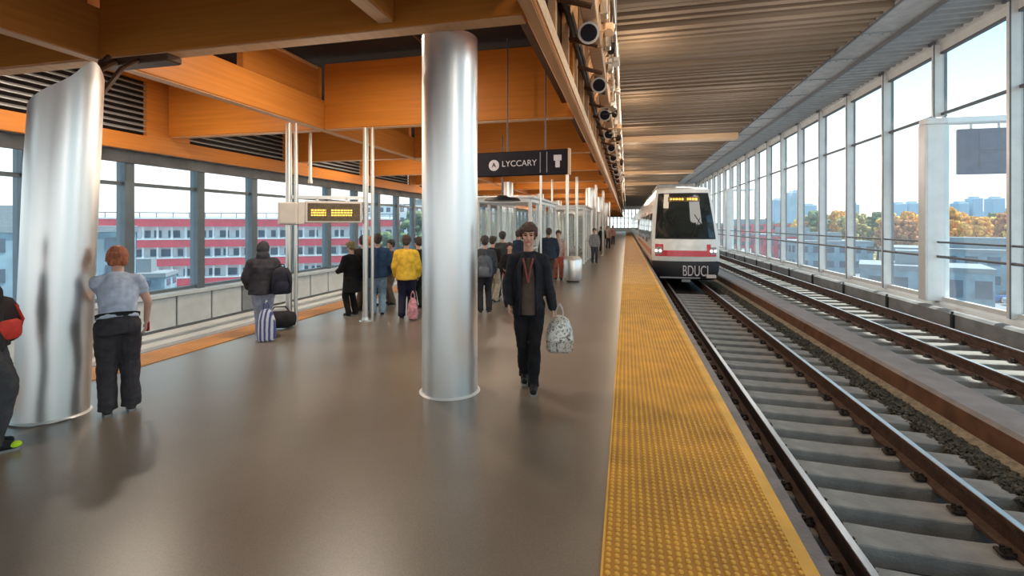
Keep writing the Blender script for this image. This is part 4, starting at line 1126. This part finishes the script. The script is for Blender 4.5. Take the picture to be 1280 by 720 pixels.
# --- left edge person with backpack
edge = person((-4.96, 2.72, 0), math.radians(-40), 1.70, 'person at the left picture edge in dark grey trousers and lime-toed shoes', (.03, .028, .03), (.06, .06, .065), (.04, .03, .025),
       shoe=(.02, .02, .022), feet=((-.07, 0), (.09, .06)), vox=.009, topt=.03, legw=1.15, lean=-5, fold=.014)
def ground_bag(label, loc, rz, col, trimcol, w, h, dep, z0):
    e = empty('backpack', loc, label, 'backpack', rz=rz)
    q = MB(); n = 20; rs = []
    for f, k in ((0, .75), (.05, .95), (.4, 1.03), (.75, .95), (.93, .7), (1, .35)):
        rs.append([V((math.copysign(abs(math.cos(2*PI*i/n))**.6, math.cos(2*PI*i/n))*w*k, math.copysign(abs(math.sin(2*PI*i/n))**.6, math.sin(2*PI*i/n))*dep*k, z0+f*h)) for i in range(n)])
    q.rings(rs); o = q.build('bag_body', fab(col, .6), e, world=False); shade_auto(o, 50)
    q = MB(); rs = []
    for f, k in ((.08, .7), (.12, .85), (.42, .88), (.5, .6)):
        rs.append([V((math.copysign(abs(math.cos(2*PI*i/n))**.6, math.cos(2*PI*i/n))*w*.8*k, -dep*.85+math.copysign(abs(math.sin(2*PI*i/n))**.6, math.sin(2*PI*i/n))*dep*.5*k, z0+f*h)) for i in range(n)])
    q.rings(rs); shade_auto(q.build('front_pocket', fab(trimcol, .6), e, world=False), 50)
    for sx in (-1, 1):
        q = MB(); q.tube([(sx*w*.55, dep*.9, z0+h*.92), (sx*w*.62, dep*1.9, z0+h*.85), (sx*w*.68, dep*2.1, z0+h*.5), (sx*w*.6, dep*.95, z0+h*.12)], .018, 8); q.build('shoulder_strap', fab(col), e, world=False)
        q = MB(); q.tube([(sx*w*.75, -dep*.9, z0+h*.15), (sx*w*.8, -dep*1.0, z0+h*.45), (sx*w*.5, -dep*.85, z0+h*.8)], .012, 6); q.build('side_piping', fab(trimcol), e, world=False)
    q = MB(); q.tube([(-.04, 0, z0+h), (-.03, 0, z0+h+.05), (.03, 0, z0+h+.05), (.04, 0, z0+h)], .01, 6); q.build('top_handle', fab(col), e, world=False)
    return e
ground_bag('black and red backpack carried by the person at the left picture edge', (-4.98, 2.80, 0), math.radians(110), (.028, .018, .018), (.55, .05, .035), .17, .38, .11, .84)
for c_ in [k_ for k_ in edge.children if k_.name.startswith('shoe')]:
    xs_ = [v_.co.x for v_ in c_.data.vertices]; cx_ = (min(xs_)+max(xs_))/2
    if cx_ < 0: continue
    yx = max(v_.co.y for v_ in c_.data.vertices)
    q = MB(); q.ball((cx_, yx-.03, .042), .042, 14, 9, sc=(.9, 1.0, .66)); q.build('toe_cap', fab((.45, .70, .03), .5), c_, True, world=False)
# --- hooded person by the departure board
x, y = at(329, 421, 0)
hood = person((x, y, 0), math.radians(40), 1.50, 'hooded person in a dark grey coat seen from behind, facing the left track', (.055, .05, .058), (.30, .32, .40), (.02, .02, .02),
       lean=4, hp=14, hood=True, feet=((-.06, .0), (.07, .05)), arms=(((-.09, .03, -.25), (.03, .14, -.18)), ((.09, .04, -.24), (-.03, .15, -.17))), topt=.055, hem=-.13, legw=1.05, wt=1.12, fold=.016, vox=.011)
ground_bag('dark backpack hanging on the right side of the hooded person', (x+.33, y+.02, 0), math.radians(40), (.025, .025, .035), (.03, .03, .045), .15, .42, .11, .70)
# striped shopping bag standing behind the hooded person's legs
x2, y2 = at(330, 422, 0)
mS, nt, bs = new_mat('blue striped bag'); tc = nt.nodes.new('ShaderNodeTexCoord'); wv = nt.nodes.new('ShaderNodeTexWave'); wv.inputs['Scale'].default_value = 6.5; wv.inputs['Distortion'].default_value = .6
cr = nt.nodes.new('ShaderNodeValToRGB'); cr.color_ramp.elements[0].color = (.62, .62, .64, 1); cr.color_ramp.elements[1].color = (.06, .07, .28, 1); cr.color_ramp.elements[0].position = .45; cr.color_ramp.elements[1].position = .6
nt.links.new(tc.outputs['Object'], wv.inputs['Vector']); nt.links.new(wv.outputs['Color'], cr.inputs[0]); nt.links.new(cr.outputs[0], bs.inputs['Base Color']); bs.inputs['Roughness'].default_value = .5
d_ = V((x2, y2, 0)); dn = d_.normalized()
carrier_bag(x2-dn.x*.26+.04, y2-dn.y*.26, .50, .49, .14, .07, 'white and blue striped bag held low behind the hooded person', mS, rz=.7)
# dark bag at the foot of the post
x3, y3 = at(350, 411, 0)
q = MB(); rs = []
for t, r_ in ((-1, .05), (-.92, .11), (-.5, .15), (.5, .15), (.92, .11), (1, .05)):
    rs.append([V((x3+.26*t*math.cos(.6), y3+.26*t*math.sin(.6), .16))+V((-math.sin(.6)*r_*math.cos(a), math.cos(.6)*r_*math.cos(a), r_*math.sin(a))) for a in [2*PI*i/16 for i in range(16)]])
q.rings(rs); e = empty('duffel_bag', (x3, y3, 0), 'dark duffel bag on the floor at the foot of the left board post', 'bag'); shade_auto(q.build('bag_body', fab((.03, .028, .03)), e), 50)
q = MB(); q.tube([(x3-.12, y3-.1, .28), (x3-.07, y3-.05, .38), (x3+.07, y3+.05, .38), (x3+.12, y3+.1, .28)], .012, 6); q.build('bag_handle', fab((.02, .02, .02)), e)

# --- queue on the left
A0 = (((-.06, .02, -.26), (.0, .12, -.2)), ((.06, .02, -.26), (-.0, .12, -.2)))
A1 = (((-.08, .05, -.25), (.05, .20, -.06)), ((.08, .05, -.25), (-.05, .20, -.06)))
def pp(u, v, H, deg, label, top, legs, hair, **kw):
    x, y = at(u, v, 0)
    return person((x, y, 0), math.radians(deg), H, label, top, legs, hair, vox=kw.pop('vox', .014), **kw)
pp(440, 395, 1.46, 70, 'person in a long black coat at the left end of the queue', (.012, .012, .014), (.015, .013, .013), (.24, .17, .07), hem=-.36, arms=A1, topt=.035, wt=1.1, hp=10)
pp(454, 389, 1.56, 10, 'person in dark brown clothes standing close behind the black coat', (.022, .016, .016), (.10, .065, .045), (.03, .02, .02), arms=A0, topt=.035, hem=-.2, legw=1.1)
pp(472, 394, 1.60, 30, 'person in a dark blue jacket and pale blue jeans in the queue', (.025, .055, .115), (.26, .38, .50), (.05, .03, .02), arms=A0, topt=.045, wt=1.1, legw=1.1)
pp(463, 383, 1.52, -30, 'person in navy partly hidden behind the blue jacket', (.02, .03, .06), (.02, .02, .03), (.60, .17, .04), arms=A0, topt=.03)
pp(489, 381, 1.45, 150, 'person in grey-brown clothes between blue and yellow jackets', (.10, .085, .075), (.20, .15, .12), (.04, .03, .025), arms=A1)
pp(508, 398, 1.58, 20, 'person in a bright yellow jacket and navy trousers in the queue', (.72, .44, .05), (.022, .022, .045), (.07, .04, .03), arms=A0, topt=.045, wt=1.05, legw=1.15)
pp(523, 386, 1.52, 60, 'dark-clad person squeezed between the yellow jacket and the middle column', (.025, .022, .022), (.02, .03, .025), (.05, .03, .02), arms=A0)
x, y = at(516, 400, 0)
carrier_bag(x, y, .42, .4, .10, .06, 'small pink and white bag standing by the yellow jacket wearer', mat('pink bag', (.60, .25, .28), .5, noise_amt=.5, scale=14))
# --- people right of the column, beyond the walking person
def right_bag(e, J): pass
pp(606, 391, 1.56, 25, 'person with a grey backpack just right of the middle column', (.055, .058, .065), (.03, .03, .034), (.05, .035, .03), arms=A0, topt=.035, wt=1.05)
x, y = at(606, 393, 0); ground_bag('slate grey backpack worn just right of the middle column', (x+.06, y-.24, 0), math.radians(15), (.10, .11, .13), (.14, .15, .17), .16, .42, .11, .78)
pp(616, 378, 1.52, -20, 'person in black and beige close behind the grey backpack', (.02, .018, .018), (.42, .36, .28), (.04, .03, .02), arms=A1)
pp(628, 372, 1.62, 15, 'person in dark grey behind the shoulder of the walking person', (.05, .055, .055), (.03, .03, .03), (.04, .03, .03), arms=A0, topt=.035)
pp(637, 384, 1.40, 200, 'child-sized person in black and coral left of the walking person', (.02, .018, .02), (.50, .13, .10), (.05, .03, .02), arms=A1)
pp(686, 356, 1.68, 10, 'person with dark clothes right behind the walking person', (.03, .04, .06), (.10, .07, .06), (.06, .04, .03), arms=A0, topt=.05, wt=1.15)
pp(698, 350, 1.60, 190, 'person in coral and beige behind the walking person\'s shoulder', (.48, .34, .28), (.52, .14, .09), (.08, .05, .04), arms=A0)
for u, v, H, deg, lab, t_, l_ in ((739, 320, 1.66, 80, 'person in black leaning beside a far steel post', (.015, .015, .018), (.02, .02, .02)),
        (743, 329, 1.62, 190, 'person in grey near the second far post', (.22, .22, .23), (.06, .06, .07)),
        (752, 314, 1.66, 10, 'person in dark clothes far down the platform', (.03, .03, .035), (.04, .03, .03)),
        (760, 311, 1.7, 190, 'person in beige far down the platform', (.40, .30, .24), (.05, .05, .06)),
        (766, 306, 1.7, 190, 'person in pink farthest down the platform', (.5, .28, .27), (.1, .08, .1)),
        (753, 313, 1.7, 0, 'person in slate blue far down the platform near the shelters', (.10, .13, .18), (.04, .04, .05)),
        (671, 331, 1.66, 30, 'person in pale grey by the second shelter', (.35, .35, .34), (.06, .06, .08)),
        (648, 357, 1.62, -30, 'person in navy half hidden behind the walking person', (.03, .04, .07), (.05, .05, .05))):
    pp(u, v, H, deg, lab, t_, l_, (.06, .04, .03), arms=A0, vox=.02)

# ------------------------------------------------------------------ outside
b = MB(); b.box(-400, 900, -200, 1400, -8.3, -8.0); tag(b.build('ground', M['asphalt']), 'grey asphalt city ground below the station', 'ground', kind='structure')
b = MB(); b.box(60, 420, 150, 520, -8.02, -7.99); tag(b.build('grass_field', M['grass']), 'dry grass field beyond the lots at right', 'grass', kind='structure')
# left: long car park building with red bands
def face_building():
    p0 = V((*atd(40, 70), -8.0)); p1 = V((*atd(500, 86), -8.0))
    L = (p1-p0).length; an = math.atan2(p1.y-p0.y, p1.x-p0.x)
    e = empty('parkade_building', (p0+p1)/2, 'long pale building with horizontal red bands outside the left windows', 'building')
    R = Matrix.Translation((p0+p1)/2) @ Matrix.Rotation(an, 4, 'Z')
    q = MB(); q.box(-L/2, L/2, .6, 16, 0, 11.2, 0, R); q.build('building_core', M['bld_white'], e)
    bands = [0.2, 3.35, 6.3, 9.55]
    for z in bands:
        q = MB(); q.box(-L/2, L/2, -.4, .6, z, z+1.15, 0, R); q.build('red_band', M['bld_red'], e)
        q = MB(); q.box(-L/2, L/2, -.42, .6, z+1.15, z+1.35, 0, R); q.build('band_cap', M['bld_white'], e)
    for j, z in enumerate(bands[:-1]):
        w = MB(); x = -L/2+.5
        while x < L/2-1:
            ww = random.uniform(.6, 1.6); w.box(x, x+ww, .5, .6, z+1.5, z+2.6, 0, R); x += ww+random.uniform(.4, 1.0)
        w.build('window_row', M['bld_win'], e)
        w = MB(); x = -L/2+.3
        while x < L/2-1: w.box(x, x+.25, -.3, .0, z+1.35, z+3.1, 0, R); x += 1.9
        w.build('pillar_row', M['bld_white'], e)
    q = MB(); q.box(-L/2, L/2, -.2, 0, 11.6, 11.75, 0, R)
    x = -L/2
    while x < L/2: q.box(x, x+.12, -.2, -.08, 10.7, 11.6, 0, R); x += 2.2
    q.build('roof_rail', M['panel_dark'], e)
face_building()
BLD = []
def simple_building(u, d, w, dep, h, m, label, roof=None, n_floors=4, an=0):
    x, y = atd(u, d); BLD.append((V((x, y)), math.hypot(w, dep)/2)); e = empty('office_building', (x, y, -8), label, 'building')
    R = Matrix.Translation((x, y, -8)) @ Matrix.Rotation(an, 4, 'Z')
    q = MB(); q.box(-w/2, w/2, -dep/2, dep/2, 0, h, 0, R); q.build('building_wall', m, e)
    q = MB(); q.box(-w/2-.15, w/2+.15, -dep/2-.15, dep/2+.15, h, h+.5, 0, R); q.box(-w*.2, w*.2, -dep*.2, dep*.2, h+.5, h+2.2, 0, R); q.build('building_roof', roof or M['panel_dark'], e)
    fh = h/n_floors
    for f in range(n_floors):
        q = MB(); x_ = -w/2+.8
        while x_ < w/2-1.2: q.box(x_, x_+1.4, -dep/2-.05, -dep/2, f*fh+fh*.35, f*fh+fh*.8, 0, R); x_ += 2.4
        y_ = -dep/2+.8
        while y_ < dep/2-1.2: q.box(-w/2-.05, -w/2, y_, y_+1.4, f*fh+fh*.35, f*fh+fh*.8, 0, R); q.box(w/2, w/2+.05, y_, y_+1.4, f*fh+fh*.35, f*fh+fh*.8, 0, R); y_ += 2.4
        q.build('window_row', M['bld_win'], e)
simple_building(-40, 40, 22, 14, 9.2, M['bld_blue'], 'blue-grey office building behind the left column', an=.9)
simple_building(178, 60, 6, 5, 3.4, M['bld_blue'], 'low slate blue building outside, left of the hooded person', an=.6, n_floors=2)
simple_building(560, 160, 60, 20, 16, M['bld_white'], 'pale block far behind the queue', n_floors=5)
simple_building(860, 150, 30, 16, 9.5, M['bld_brick'], 'brick red block seen low through the right glazing beyond the train', n_floors=3, an=-.2)
simple_building(935, 210, 40, 20, 10, M['bld_red'], 'red building in the right glazing next to the train', n_floors=3)
simple_building(990, 120, 16, 12, 7.0, M['bld_red'], 'small red building low in the right glazing', n_floors=2)
simple_building(1028, 104, 14, 12, 6, M['bld_blue'], 'blue-grey shed below the right glazing', n_floors=2)
simple_building(1100, 185, 20, 14, 6, M['bld_beige'], 'beige block before the autumn trees', n_floors=2)
simple_building(1240, 75, 26, 12, 5.6, M['bld_blue'], 'low blue-grey warehouse below the dark hanging screen', n_floors=2, an=-.6)
simple_building(1150, 60, 12, 9, 4.4, M['bld_blue'], 'low slate warehouse left of the white portal post', n_floors=1, an=-.4)
simple_building(1340, 95, 40, 12, 6.4, M['bld_white'], 'white low building at the right picture edge', n_floors=2, an=-.6)
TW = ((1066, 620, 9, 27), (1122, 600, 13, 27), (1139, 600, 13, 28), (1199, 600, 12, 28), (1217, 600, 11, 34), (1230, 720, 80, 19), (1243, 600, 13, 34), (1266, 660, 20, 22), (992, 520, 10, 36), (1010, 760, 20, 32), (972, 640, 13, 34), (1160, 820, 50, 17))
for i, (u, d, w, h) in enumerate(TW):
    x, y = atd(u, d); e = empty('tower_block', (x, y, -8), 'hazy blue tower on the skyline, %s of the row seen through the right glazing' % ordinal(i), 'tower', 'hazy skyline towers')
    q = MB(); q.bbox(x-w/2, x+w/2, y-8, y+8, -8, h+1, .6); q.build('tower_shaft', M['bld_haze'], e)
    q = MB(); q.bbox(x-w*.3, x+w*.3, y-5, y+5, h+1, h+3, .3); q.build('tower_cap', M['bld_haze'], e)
# autumn trees
def tree_proto(leaf, seed, name='autumn_tree'):
    random.seed(seed)
    e = empty(name, (0, 0, 0), '-', 'tree')
    q = MB(); q.tube([(0, 0, 0), (.1, 0, 2.2), (-.05, .1, 5)], [.32, .24, .12], 8)
    for a in range(5):
        t = a*1.25; q.tube([(0, 0, 2.6+a*.3), (1.0*math.cos(t), 1.0*math.sin(t), 4.3+a*.3), (1.8*math.cos(t), 1.8*math.sin(t), 5.6+.3*a)], [.12, .08, .03], 6)
    q.build('trunk', M['trunk'], e, world=False)
    q = MB()
    for k in range(120):
        a = random.uniform(0, 2*PI); h = random.random(); rr = 2.6*math.sqrt(random.random())*math.sin(.35+2.5*h)
        c = V((rr*math.cos(a), rr*math.sin(a), 3.0+h*6.6)); r_ = random.uniform(.28, .62)
        st = len(q.v); q.ball(c, r_, 6, 5)
        for i in range(st, len(q.v)):
            v_ = V(q.v[i]); q.v[i] = tuple(v_+(v_-c)*.45*noise.noise(v_*2.3))
    q.build('crown', leaf, e, world=False)
    return e
protos = [tree_proto(LEAF[i], 20+i) for i in range(5)]
names = ['amber', 'golden', 'olive green', 'rusty', 'dark green']
random.seed(5)
cnt = [0]*5
slots = []
for row, (d0, us, n) in enumerate(((88, (1100, 1330), 14), (125, (1040, 1330), 24), (165, (990, 1320), 30), (120, (1000, 1060), 4), (230, (960, 1300), 28))):
    for i in range(n):
        for tr_ in range(30):
            u = us[0]+(us[1]-us[0])*(i+random.random())/n; d = d0*random.uniform(.85, 1.2); P2 = V(atd(u, d))
            if all((V(atd(a_, b_))-P2).length > 7.2 for a_, b_, c_ in slots) and all((p_-P2).length > q_+3.5 for p_, q_ in BLD):
                slots.append((u, d, row)); break
for (u, d, row) in slots:
    k = random.choices(range(5), [.36, .3, .15, .12, .07] if u > 1110 else [.15, .15, .35, .1, .25])[0]
    x, y = atd(u, d)
    o = protos[k] if cnt[k] == 0 else copy_tree(protos[k])
    cnt[k] += 1
    sc_ = random.uniform(.85, 1.2)
    o.location = (x, y, -8); o.rotation_euler = (0, 0, random.uniform(0, 6)); o.scale = (sc_*1.25, sc_*1.25, sc_*1.25)
    o['label'] = '%s tree in the belt of trees outside the right glazing' % names[k]; o['group'] = '%s trees outside at right' % names[k]
for i, (u, d, sc_) in enumerate(((540, 60, 1.0), (480, 58, .9), (620, 55, 1.0), (650, 75, 1.1), (520, 75, 1.2), (600, 80, 1.2))):
    o = copy_tree(protos[4]); x, y = atd(u, d); o.location = (x, y, -8); o.scale = (sc_,)*3
    o['label'] = 'dark green tree beyond the left glazing behind the queue'; o['group'] = 'green trees behind the queue'
# parked cars on the lots
def car_proto(col):
    e = empty('parked_car', (0, 0, 0), '-', 'car')
    q = MB(); rs = []
    for y_, z0, z1, w in ((-2.2, .35, .75, .75), (-2.05, .25, .9, .86), (-1.1, .22, .98, .9), (1.2, .22, 1.0, .9), (2.0, .25, .95, .86), (2.2, .35, .8, .76)):
        rs.append([V((-w, y_, z0)), V((-w, y_, z1-.1)), V((-w*.9, y_, z1)), V((w*.9, y_, z1)), V((w, y_, z1-.1)), V((w, y_, z0))])
    q.rings(rs); q.build('car_shell', mat('car paint', col, .25, .2, noise_amt=.05, coat=.5), e, world=False)
    q = MB(); q.rings([[V((-w, y0, z)), V((w, y0, z)), V((w, y1, z)), V((-w, y1, z))] for z, w, y0, y1 in ((.95, .82, -1.2, 1.9), (1.42, .62, -.5, 1.2))]); q.build('car_cabin', M['tr_glass'], e, world=False)
    for sx in (-1, 1):
        for y_ in (-1.35, 1.35):
            q = MB(); q.cyl((sx*.72, y_, .32), (sx*.92, y_, .32), .32, n=14); q.build('wheel', M['blackp'], e, world=False)
    return e
ccol = [('white', (.7, .7, .7)), ('red', (.55, .04, .05)), ('blue', (.08, .18, .5)), ('silver', (.4, .42, .45)), ('black', (.03, .03, .035)), ('pale blue', (.3, .45, .65))]
cars = [car_proto(c) for n_, c in ccol]; cc = [0]*6
random.seed(9)
for r_ in range(7):
    for i in range(20):
        if random.random() < .15: continue
        x = 16+r_*6.2; y = 12+i*3.0+r_*1.5
        if any((p_-V((x, y))).length < q_+2.6 for p_, q_ in BLD): continue
        k = random.randrange(6)
        o = cars[k] if cc[k] == 0 else copy_tree(cars[k]); cc[k] += 1
        o.location = (x, y, -8); o.rotation_euler = (0, 0, PI/2+random.uniform(-.04, .04))
        o['label'] = '%s car parked in the lot below the right glazing' % ccol[k][0]; o['group'] = '%s cars in the lot' % ccol[k][0]

# ------------------------------------------------------------------ sky, sun, camera
w = bpy.data.worlds.new('sky'); bpy.context.scene.world = w; w.use_nodes = True; nt = w.node_tree
bg = nt.nodes['Background']; tc = nt.nodes.new('ShaderNodeTexCoord'); sx = nt.nodes.new('ShaderNodeSeparateXYZ')
cr = nt.nodes.new('ShaderNodeValToRGB'); nt.links.new(tc.outputs['Generated'], sx.inputs[0]); nt.links.new(sx.outputs['Z'], cr.inputs[0]); nt.links.new(cr.outputs[0], bg.inputs[0])
el = cr.color_ramp.elements; el[0].position = 0; el[0].color = (.62, .64, .63, 1); el[1].position = .6; el[1].color = (.12, .27, .42, 1)
a = el.new(.07); a.color = (.66, .66, .63, 1); a = el.new(.17); a.color = (.50, .60, .62, 1); a = el.new(.36); a.color = (.22, .42, .54, 1)
bg.inputs[1].default_value = 1.5
S = bpy.data.lights.new('sun', 'SUN'); S.energy = 4.6; S.angle = .02; S.color = (1, .93, .82)
so = bpy.data.objects.new('sun_light', S); C.objects.link(so)
so.rotation_euler = V((-.42, -.18, -.89)).to_track_quat('-Z', 'Y').to_euler()

cam = bpy.data.cameras.new('camera'); co = bpy.data.objects.new('camera', cam); C.objects.link(co)
co.location = (0, 0, CAMH); co.rotation_euler = (PI/2, 0, math.atan(143/600.))
cam.sensor_width = 36; cam.lens = 600/1280*36; cam.shift_y = -(360-281)/1280; cam.clip_start = .05; cam.clip_end = 3000
sc = bpy.context.scene; sc.camera = co
sc.view_settings.view_transform = 'Standard'; sc.view_settings.look = 'None'; sc.view_settings.gamma = 1; sc.view_settings.use_curve_mapping = False
sc.view_settings.exposure = .9
